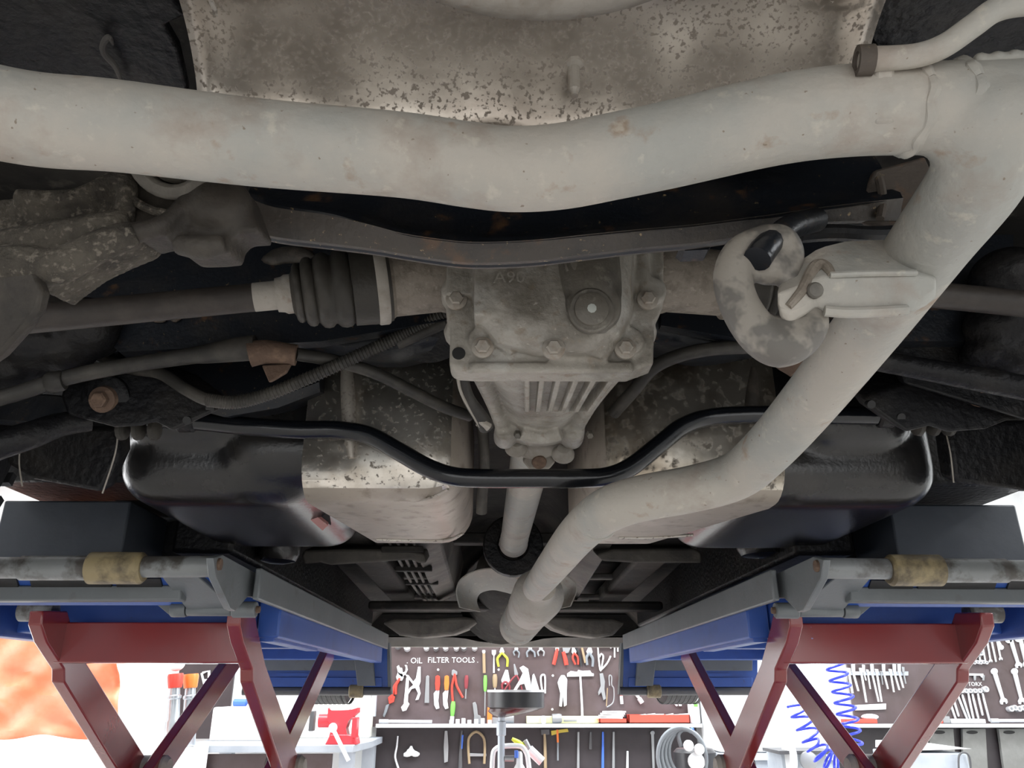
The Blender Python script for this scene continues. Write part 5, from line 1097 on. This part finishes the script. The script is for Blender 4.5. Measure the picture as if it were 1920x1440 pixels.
# socket clusters in the holder
hold = flat('socket_holder', [(1794, 1200), (1798, 1208), (1797, 1226), (1803, 1233), (1838, 1232), (1838, 1228), (1806, 1227), (1802, 1222), (1802, 1200)], 'grey wavy rail holding the clusters of sockets', 'rail', dullsteel)
i = 0
for row, (yy, x0, n_, dx) in enumerate(((1160, 1808, 4, 7), (1172, 1812, 4, 7), (1186, 1804, 3, 8), (1198, 1802, 4, 9), (1210, 1798, 5, 9), (1222, 1802, 4, 10))):
    for k in range(n_):
        socket(x0 + k * dx + (row % 2) * 2, yy + (k % 2) * 2, 4.4, '%s socket from the left in the %s row of the socket cluster' % (ORD[k], ORD[row]), 'socket cluster', (0, -1, -.1), ln=.045)
for k in range(10):
    socket(1795 + k * 5.6, 1240 + 1.0 * (k % 2), 3.3, '%s small socket from the left in the string below the cluster' % ORD[k], 'string of small sockets', (0, -1, -.2), ln=.035)
for k, (px, py) in enumerate(((1788, 1222), (1790, 1230), (1781, 1238), (1791, 1238), (1782, 1248), (1793, 1248))):
    socket(px, py, 4.8, '%s dark-holed socket, counted downward beside the red arm' % ORD[k], 'sockets beside the red arm', (-.15, -1, -.2), ln=.05)
r = root_at('bit_rail', 'grey rail with bit holders below the socket string', 'rail', 1805, 1270)
slabp([(1768, 1262), (1842, 1263), (1844, 1270), (1840, 1271), (1836, 1267), (1770, 1266)], r, 'rail_top', chrome)
for px in (1772, 1780, 1796, 1804, 1826, 1842): slabp([(px - 2, 1266), (px + 3, 1266), (px + 2, 1276), (px - 1, 1276)], r, 'bit_holder', dullsteel if px % 4 else chrome)
for k, px in enumerate((1772, 1808)): solo('label_disc', MB().lathe(Q(px, 1283, .004), (0, -1, 0), [(0, .012), (.006, .012), (.008, .006)], n=14), dullsteel, 'round metal disc left of the %s lettering' % ('first' if k == 0 else 'second'), 'disc', 'metal discs')
# bar of T-handles and screwdrivers on the left half of the right board
rackq = flat('tool_rack', [(1583, 1259), (1700, 1259), (1700, 1267), (1583, 1266)], 'grey-blue magnetic rack holding the rows of screwdrivers', 'rack', benchmetal, d=.03)
for k, (px, top, bot, m, w_) in enumerate(((1581, 1262, 1295, chrome, 2.2), (1590, 1252, 1300, chrome, 3), (1598, 1230, 1296, chrome, 2.8), (1613, 1252, 1317, chrome, 2.8), (1618, 1246, 1276, chrome, 2), (1625, 1255, 1292, chrome, 2), (1633, 1232, 1316, chrome, 2.6), (1642, 1254, 1316, chrome, 2.8), (1650, 1258, 1284, dullsteel, 1.4), (1655, 1236, 1292, chrome, 2.4), (1668, 1254, 1298, chrome, 2.4), (1675, 1230, 1294, chrome, 2.6), (1684, 1236, 1290, chrome, 2.6), (1692, 1250, 1282, dullsteel, 2))):
    r = root_at('driver', '%s chrome driver from the left in the magnetic rack' % ORD[k], 'screwdriver', px, bot, 'drivers in the magnetic rack'); s_ = (bot - top) * .16
    slabp([(px - w_ * 1.2, top), (px + w_ * 1.2, top + 1), (px + w_ + s_ * .12, 1261), (px - w_ + s_ * .12, 1261)], r, 'handle', m, .034, .05)
    slabp([(px - w_ * .6 + 1, 1261), (px + w_ * .7 + 1, 1261), (px + w_ * .7 + s_, bot), (px - w_ * .5 + s_, bot)], r, 'shaft', m, .034, .046)
flat('ruler', [(1602, 1322), (1660, 1319), (1660, 1330), (1603, 1332)], 'broad white bar lying across the right board', 'bar', whitepaint)
screwdriver((1746, 1302), (1752, 1352), 'green and clear screwdriver right of the red arm', greengrip, 4.5, .4, sw=3)
screwdriver((1764, 1302), (1774, 1336), 'faded red screwdriver right of the green one', darkred, 4.0, .45, sw=1.5)
flat('plier_head', [(1752, 1296), (1760, 1293), (1774, 1296), (1772, 1300), (1760, 1304), (1753, 1302)], 'white pliers head above the green screwdriver', 'pliers', chrome, off=.03)
# right shelf items
def rbox_(name, px0, px1, h, lab, cat, m, y0=6.45, y1=6.54): return shelfbox(name, px0, px1, h, lab, cat, m, (y0, y1))
rbox_('tool_tray', 1585, 1645, .030, 'red tray on the right shelf behind the blue hose', 'tray', traycred)
rbox_('tool_tray', 1712, 1768, .036, 'red tray on the right shelf right of the red arm', 'tray', traycred)
solo('rag', MB().ball(V(P(1632, 1350, 6.5).x, 6.50, SZ + .045), (.07, .03, .022)), whitepaint, 'white rag lying on the red tray behind the blue hose', 'rag')
rbox_('ruler', 1784, 1848, .030, 'white flat box under the fan of wrenches', 'box', whitepaint)
r = thing('torque_wrench', 'long white torque wrench on the right shelf', 'wrench', V(P(1890, 1355, 6.48).x, 6.48, SZ)); a = P(1858, 1352, 6.48).x
MB().tube([V(a, 6.48, SZ + .018), V(a + .06, 6.48, SZ + .018)], .016, n=12, k=1).build('head', chrome, r); MB().tube([V(a + .06, 6.48, SZ + .018), V(a + .42, 6.48, SZ + .018)], .012, n=12, k=1).build('handle', whitepaint, r)
rbox_('small_part', 1768, 1782, .05, 'small grey fitting on the right shelf', 'fitting', dullsteel, 6.46, 6.50)

# ---- lower right: grey planks with oval slots -------------------------------------------------------------------
for k, (x0, x1, sl) in enumerate(((1738, 1790, 6), (1801, 1850, 2), (1868, 1922, 16))):
    r = root_at('grey_plank', '%s grey plank with an oval slot from the left' % ORD[k], 'plank', (x0 + x1) / 2, 1480, 'grey slotted planks')
    qprism([(x0, 1366), (x1 - 6, 1366), (x1 + sl * .3, 1480), (x0 + sl, 1480)], .02, .05).build('board_body', fabricgrey, r, bevel=.003)
    cx = (x0 + x1) / 2 - 3; qprism([(cx + 11 * math.cos(t * math.pi / 8), 1373 + 3.4 * math.sin(t * math.pi / 8)) for t in range(16)], .0505, .052).build('slot', blackgap, r)  # black oval painted as the shade inside the slot
# ------------------------------------------------------------------ waste oil drainer in front of the middle board
yo = 4.6
c0 = P(968, 1345, yo); zt = P(968, 1297, yo).z; zb = P(968, 1328, yo).z; rr = (P(1021, 1310, yo).x - P(915, 1310, yo).x) / 2
od = thing('oil_drainer', 'black round oil drain pan on a grey pole', 'oil drainer', V(P(943, 1440, yo).x, yo, 0))
cx = P(968, 1310, yo).x; px_ = P(940, 1345, yo).x
MB().lathe(V(cx, yo, zb), (0, 0, 1), [(0, rr * .93), (.006, rr), (zt - zb, rr), (zt - zb, rr * .95), (.02, rr * .9)], n=36).build('drain_pan', blackplastic, od, 'black round drain pan')
MB().lathe(V(cx, yo, zt - .002), (0, 0, 1), [(0, rr * 1.03), (.012, rr * 1.03)], n=36).build('pan_rim', chrome, od, 'bright rim on the pan')
secs = []
z1 = P(940, 1345, yo).z
for t, (u, r_) in enumerate(((0, rr * .93), (.35, rr * .82), (.7, rr * .5), (1, .02))):
    cc = V(cx + (px_ - cx) * u, yo, zb + (z1 - zb) * u); secs.append([cc + V(r_ * math.cos(a * math.pi / 14), r_ * math.sin(a * math.pi / 14), 0) for a in range(28)])
MB().loft(secs).build('funnel', mat('dark_red_funnel', (.045, .014, .014), .25), od, 'dark red funnel under the pan')
MB().tube([V(px_, yo, z1 + .01), V(px_, yo, .75)], .019, n=16, k=1).build('pole', benchmetal, od, 'grey pole')
MB().lathe(V(px_, yo, P(940, 1372, yo).z), (0, 0, 1), [(-.02, .022), (-.016, .026), (.05, .026), (.054, .022)], n=16).build('collar', benchmetal, od)
hp = [(922, 1470), (924, 1418), (930, 1404), (945, 1399), (975, 1399), (985, 1408), (990, 1424), (995, 1470)]
MB().tube([P(a, b, yo + .05) for a, b in hp], .013, n=10).build('handle_frame', whitepaint, od, 'white tubular handle frame')
MB().lathe(V(px_ + .06, yo + .1, .08), (0, 0, 1), [(0, .20), (.01, .21), (.62, .21), (.70, .15), (.74, .10)], n=28).build('oil_drum', visered, od, 'red drum of the drainer')
gp = thing('grease_gun', 'silver grease gun lying against the white handle frame', 'grease gun', P(1005, 1420, yo + .2))
MB().tube([P(992, 1405, yo + .2), P(1016, 1428, yo + .2)], .026, n=14, k=1).build('barrel', chrome, gp); MB().tube([P(984, 1388, yo + .2), P(993, 1405, yo + .2)], .014, n=12, k=1).build('neck', dullsteel, gp); MB().tube([P(960, 1385, yo + .2), P(972, 1393, yo + .2), P(982, 1402, yo + .2)], [.008, .016, .018], n=12, k=3).build('nozzle', yellowgrip, gp)
sv = od
MB().lathe(P(974, 1440, yo), (0, 0, 1), [(-.05, .03), (0, .03), (.02, .018), (.07, .016), (.08, .010)], n=16).build('valve_body', whiteplastic, sv, 'white valve with a blue knob'); MB().lathe(P(968, 1414, yo - .02), (0, 0, 1), [(-.018, .010), (.018, .010)], n=12).build('knob', bluegrip, sv); MB().tube([P(946, 1422, yo), P(964, 1422, yo)], .015, n=12, k=1).build('gauge', dullsteel, sv)

# ------------------------------------------------------------------ left bench with the red vise
yb0, yb1 = 5.55, 6.55
zt = P(600, 1397, yb0).z
bn = thing('workbench', 'grey metal workbench with a red vise on the left', 'workbench', V(P(520, 1400, yb0).x, 6.0, 0))
xa = P(330, 1400, yb0).x; xm = P(662, 1400, yb0).x; xe = P(706, 1378, 6.2).x
MB().prism([V(xa, yb0, zt - .045), V(xm, yb0, zt - .045), V(xe, yb0 + .45, zt - .045), V(xe, yb1, zt - .045), V(xa, yb1, zt - .045)], (0, 0, .045)).build('bench_top', benchmetal, bn, 'pale grey bench top', bevel=.004)
MB().box(((xa + xm) / 2 - .05, yb0 + .06, zt - .045 - .16), (xm - xa - .18, .03, .30)).build('apron', board, bn, 'brown front panel')
for xx in (xa + .06, xm - .05): MB().box((xx, yb0 + .10, (zt - .045) / 2), (.09, .09, zt - .045)).build('leg', benchmetal, bn)
for xx in (xa + .06, xe - .08): MB().box((xx, yb1 - .12, (zt - .045) / 2), (.09, .09, zt - .045)).build('leg', benchmetal, bn)
MB().lathe(V(P(688, 1412, yb0).x - .45, yb0 - .004, zt - .07), (0, -1, 0), [(0, .008), (.01, .008), (.014, .004)], n=10).build('screw', whitepaint, bn)
# vise
yv = 5.59
def pv(px, py, y=yv): return P(px, py, y)
vs_ = thing('bench_vise', 'red bench vise with a long white handle on the bench', 'vise', V(P(635, 1395, yv).x, yv, zt))
def vx(px): return P(px, 1360, yv).x
def vz(py): return P(640, py, yv).z
MB().prism([V(vx(612), yv, zt), V(vx(672), yv, zt), V(vx(668), yv, zt + .05), V(vx(652), yv, zt + .06), V(vx(620), yv, zt + .06)], (0, .14, 0)).build('base', visered, vs_, 'red swivel base', bevel=.006)
MB().prism([V(vx(a), yv + .01, (vz(b) if b else zt + .05)) for a, b in ((618, 0), (652, 0), (648, 1366), (652, 1352), (668, 1336), (668, 1327), (655, 1331), (620, 1333), (612, 1327), (612, 1350), (622, 1362))], (0, .11, 0)).build('fixed_jaw', visered, vs_, 'red fixed jaw')
MB().box((vx(634), yv + .06, vz(1330)), (pxm(30), .10, .016)).build('jaw_top', chrome, vs_, 'bright flat top of the vise', bevel=.003)
MB().tube([V(vx(594), yv + .06, vz(1352)), V(vx(622), yv + .06, vz(1352))], pxm(11) * .93, n=20, k=1).build('slide', visered, vs_, 'red slide tube')
MB().box((vx(664), yv + .05, (vz(1345) + zt) / 2), (pxm(8), .10, vz(1345) - zt)).build('moving_jaw', visered, vs_, 'red rear jaw', bevel=.005)
MB().box((vx(582), yv + .05, vz(1352)), (pxm(8), .06, pxm(30))).build('anvil', darksteel, vs_, 'dark anvil end', bevel=.006)
MB().tube([V(vx(628), yv - .056, vz(1366)), V(vx(661), yv - .060, vz(1425))], .013, n=12, k=1).build('handle', whitepaint, vs_, 'long white handle')
MB().ball(V(vx(627), yv - .045, vz(1364)), .030).build('handle_knob', chrome, vs_)
# white boxes on the bench
def stand(px0, px1, top, y0, y1, base, name, m, lab, cat, bev=.006):
    a = P(px0, 1380, y0).x; b = P(px1, 1380, y0).x; z1 = P((px0 + px1) / 2, top, y0).z
    return solo(name, MB().box(((a + b) / 2, (y0 + y1) / 2, (base + z1) / 2), (b - a, y1 - y0, z1 - base)), m, lab, cat, bevel=bev)
stand(392, 535, 1326, 6.0, 6.33, zt, 'storage_box', whiteplastic, 'big white storage box on the bench behind the red arms', 'box', .015)
stand(556, 692, 1308, 6.35, 6.50, zt, 'back_panel', mat('cream_panel', (.82, .80, .72), .5), 'cream splash panel standing behind the vise', 'panel')
solo('wall_post', MB().box((P(700, 1340, 6.3).x, 6.3, (zt + 2.2) / 2 + .3), (.035, .04, 2.2 - zt + .3)), benchmetal, 'slim grey upright post right of the vise', 'post')
for k, px in enumerate((425, 440, 455)): pass
solo('spray_can', MB().lathe(V(P(438, 1318, 6.15).x, 6.15, P(438, 1326, 6.0).z + .028), (1, 0, 0), [(0, .02), (.004, .026), (.09, .026), (.1, .015)], n=14), bluegrip, 'small blue can lying on the white storage box', 'can')
solo('rag', MB().ball(V(P(488, 1320, 6.15).x, 6.15, P(438, 1326, 6.0).z + .032), (.09, .07, .03)), greyplastic, 'dark folded cloth on the white storage box', 'cloth')
pumpsteel = mat('brushed_pump_steel', (.40, .43, .46), .32, .7)
# two silver hand pumps with coloured tops
for k, (px, top, m, lab) in enumerate(((328, 1272, redgrip, 'silver hand pump with red collar standing on the bench end'), (357, 1264, orangegrip, 'silver hand pump with orange top beside the red one'))):
    y_ = 5.33 + .12 * k; r = thing('hand_pump', lab, 'hand pump', V(P(px - 4, 1400, y_).x, y_, P(px, 1400, y_).z), 'hand pumps')
    b0 = P(px - 6, 1400, y_); t0 = P(px, 1290, y_); axx = t0 - b0; ln = axx.length
    MB().lathe(b0, axx, [(0, .046), (.01, .049), (ln * .42, .047), (ln * .46, .038), (ln * .80, .035), (ln * .82, .042), (ln * .86, .042), (ln * .88, .034), (ln, .032)], n=24).build('cylinder', pumpsteel, r, 'silver cylinder')
    MB().lathe(t0, axx, [(0, .040), (.01, .043), (.07, .049), (.085, .046)], n=24).build('collar', m, r)
    if k == 0: MB().ball(t0 + axx.normalized() * .15, (.055, .055, .05)).build('knob', whiteplastic, r, 'white rounded knob')
MB().bar
solo('pump_board', pbox(338, 1245, 424, 1385, 6.585, 6.61), boarddark, 'dark rack behind the hand pumps', 'rack')
r = thing('bar_clamp', 'white metal clamp frame beside the orange hand pump', 'clamp', P(390, 1300, 6.575))
MB().tube([P(380, 1262, 6.575), P(392, 1258, 6.575), P(392, 1290, 6.575)], .011, n=10, k=1).build('bow', chrome, r); MB().tube([P(378, 1262, 6.575), P(386, 1296, 6.575)], .009, n=10, k=1).build('bow', chrome, r); MB().tube([P(382, 1276, 6.575), P(404, 1274, 6.575)], .010, n=10, k=1).build('screw', chrome, r)
# cupboard under the pumps
stand(170, 366, 1404, 5.25, 5.53, 0, 'cabinet', whitepaint, 'white cabinet under the hand pumps', 'cabinet')
# orange tarp hung on the left
mb = MB(); g = []
for i in range(45):
    row = []
    for j in range(33):
        u = i / 44; v_ = j / 32
        q = P(-330 + 552 * u, 1120 + 262 * v_ + 5 * math.sin(u * 23), 5.05)
        s = .020 * math.sin(u * 31 + v_ * 5) * math.sin(v_ * 17 + u * 4) + .016 * math.sin(u * 9 - v_ * 21) + random.uniform(-.006, .006)
        row.append(q + V(0, s, 0))
    g.append(row)
mb.loft(g, closed=False)
solo('tarp', mb, tarp, 'bright orange crumpled tarp hanging at the left edge', 'tarp', solid=.003)
# ------------------------------------------------------------------ right: white cabinet, cable lamp, blue hose
yc = 6.05
cb_ = thing('cabinet', 'tall white cabinet with rounded doors behind the right scissor', 'cabinet', V(P(1440, 1440, yc).x, 6.3, 0))
xa = P(1346, 1380, yc).x; xe = P(1562, 1380, yc).x; zt_ = P(1440, 1262, yc).z; zl = P(1440, 1412, yc).z
MB().box(((xa + xe) / 2, 6.3, zl / 2), (xe - xa, .48, zl)).build('lower_body', benchmetal, cb_, 'pale blue-grey lower body', bevel=.01)
MB().box(((xa + xe) / 2, 6.3, (zl + zt_) / 2 + .004), (xe - xa, .48, zt_ - zl)).build('upper_body', whitepaint, cb_, 'white upper body', bevel=.02, bseg=3)
MB().box(((xa + xe) / 2, 6.055, zl - .03), (xe - xa, .02, .03)).build('trim_rail', whitepaint, cb_)
yl = 5.3
lc = P(1300, 1420, yl)
r = thing('cable_drum', 'dark drum with coiled grey cable and white plugs', 'cable reel', V(lc.x, yl, 0))
MB().lathe(V(lc.x + .01, yl, 0), (0, 0, 1), [(0, .12), (.01, .13), (lc.z + .03, .13), (lc.z + .05, .11)], n=28).build('drum', blackplastic, r, 'dark drum')
for k in range(4):
    cc = P(1288 - k * 3, 1412 + k * 3, yl - .14 - .012 * k); pts = []
    for a in range(15):
        t = math.pi * (-.15 + 1.6 * a / 14); pts.append(cc + V(math.cos(t) * (.11 + .012 * k), 0, math.sin(t) * (.13 + .012 * k)))
    MB().tube(pts, .012, n=10, k=2).build('cable_loop', greyplastic, r)
MB().tube([P(1277, 1400, yl - .15), P(1272, 1378, yl - .15), P(1283, 1367, yl - .15), P(1296, 1372, yl - .15)], .012, n=10).build('cable_end', greyplastic, r)
for (px, py) in ((1291, 1398), (1311, 1405)): MB().ball(P(px, py, yl - .18), (.032, .03, .032)).build('plug', whiteplastic, r, 'white round plug')
MB().ball(P(1298, 1368, yl - .16), .012).build('knob', bluegrip, r)
MB().lathe(P(1305, 1428, yl - .16), (0, -1, .2), [(0, .05), (.02, .05), (.03, .02)], n=18).build('clear_cap', whiteplastic, r)
# blue spiral air hose, two strands
def coil(ctrl, r_, turns, lab, m=bluehose, y0=5.0):
    c_ = crom([P(a, b, y0) for a, b in ctrl], 40); pts = []; n = turns * 10
    for i in range(n + 1):
        f = i / n * (len(c_) - 1); k = min(int(f), len(c_) - 2); p = c_[k].lerp(c_[k + 1], f - k); t = (c_[k + 1] - c_[k]).normalized()
        _, u, w = basis(t); a = 2 * math.pi * i / 10; pts.append(p + u * (r_ * math.cos(a)) + w * (r_ * math.sin(a)))
    p0 = pts[0]; pts = [V(p0.x, p0.y, 3.145), V(p0.x, p0.y, 2.4), p0 + V(0, 0, .12)] + pts
    return solo('air_hose', MB().tube(pts, .0075, n=8, k=2), m, lab, 'air hose')
coil([(1556, 1200), (1565, 1240), (1575, 1280), (1584, 1320), (1592, 1360), (1597, 1400), (1580, 1430), (1552, 1425), (1530, 1400), (1510, 1360), (1494, 1320)], .058, 19, 'blue spiral air hose hanging in a loop in front of the right board')
# grey machine in the lower right
yg = 5.35
gm = thing('bench_machine', 'pale blue-grey machine with a white pointed plate on top', 'machine', V(P(1770, 1440, yg).x, yg + .2, 0))
xa = P(1690, 1420, yg).x; xe = P(1815, 1420, yg).x; z0 = P(1750, 1412, yg).z
MB().box(((xa + xe) / 2, yg + .2, z0 / 2), (xe - xa, .4, z0)).build('body', benchmetal, gm, 'pale blue-grey body', bevel=.008)
MB().prism([P(1690, 1394, yg), P(1748, 1394, yg), P(1822, 1404, yg), P(1690, 1408, yg)], (0, .36, 0)).build('top_plate', whitepaint, gm, 'white pointed top plate')
MB().tube([P(1798, 1450, yg - .03), P(1798, 1418, yg - .03), P(1808, 1411, yg - .03), P(1818, 1420, yg - .03), P(1821, 1450, yg - .03)], .006, n=10).build('handle', darksteel, gm, 'dark bow handle')
gg = thing('bench_grinder', 'grey bench grinder on a stand behind the right scissor', 'grinder', V(P(1505, 1440, 5.6).x, 5.6, 0))
MB().box((P(1505, 1440, 5.6).x, 5.7, P(1505, 1412, 5.6).z / 2), (.30, .3, P(1505, 1412, 5.6).z)).build('stand', benchmetal, gg, bevel=.006)
MB().box((P(1500, 1405, 5.6).x, 5.62, P(1505, 1408, 5.6).z), (.38, .34, .02)).build('bench_plate', darksteel, gg)
MB().lathe(P(1476, 1418, 5.5), (1, 0, 0), [(0, .10), (.03, .10)], n=28).build('grinding_wheel', whitepaint, gg); MB().lathe(P(1515, 1426, 5.44), (0, -1, 0), [(0, .055), (.02, .055), (.03, .03)], n=24).build('motor_cap', dullsteel, gg)
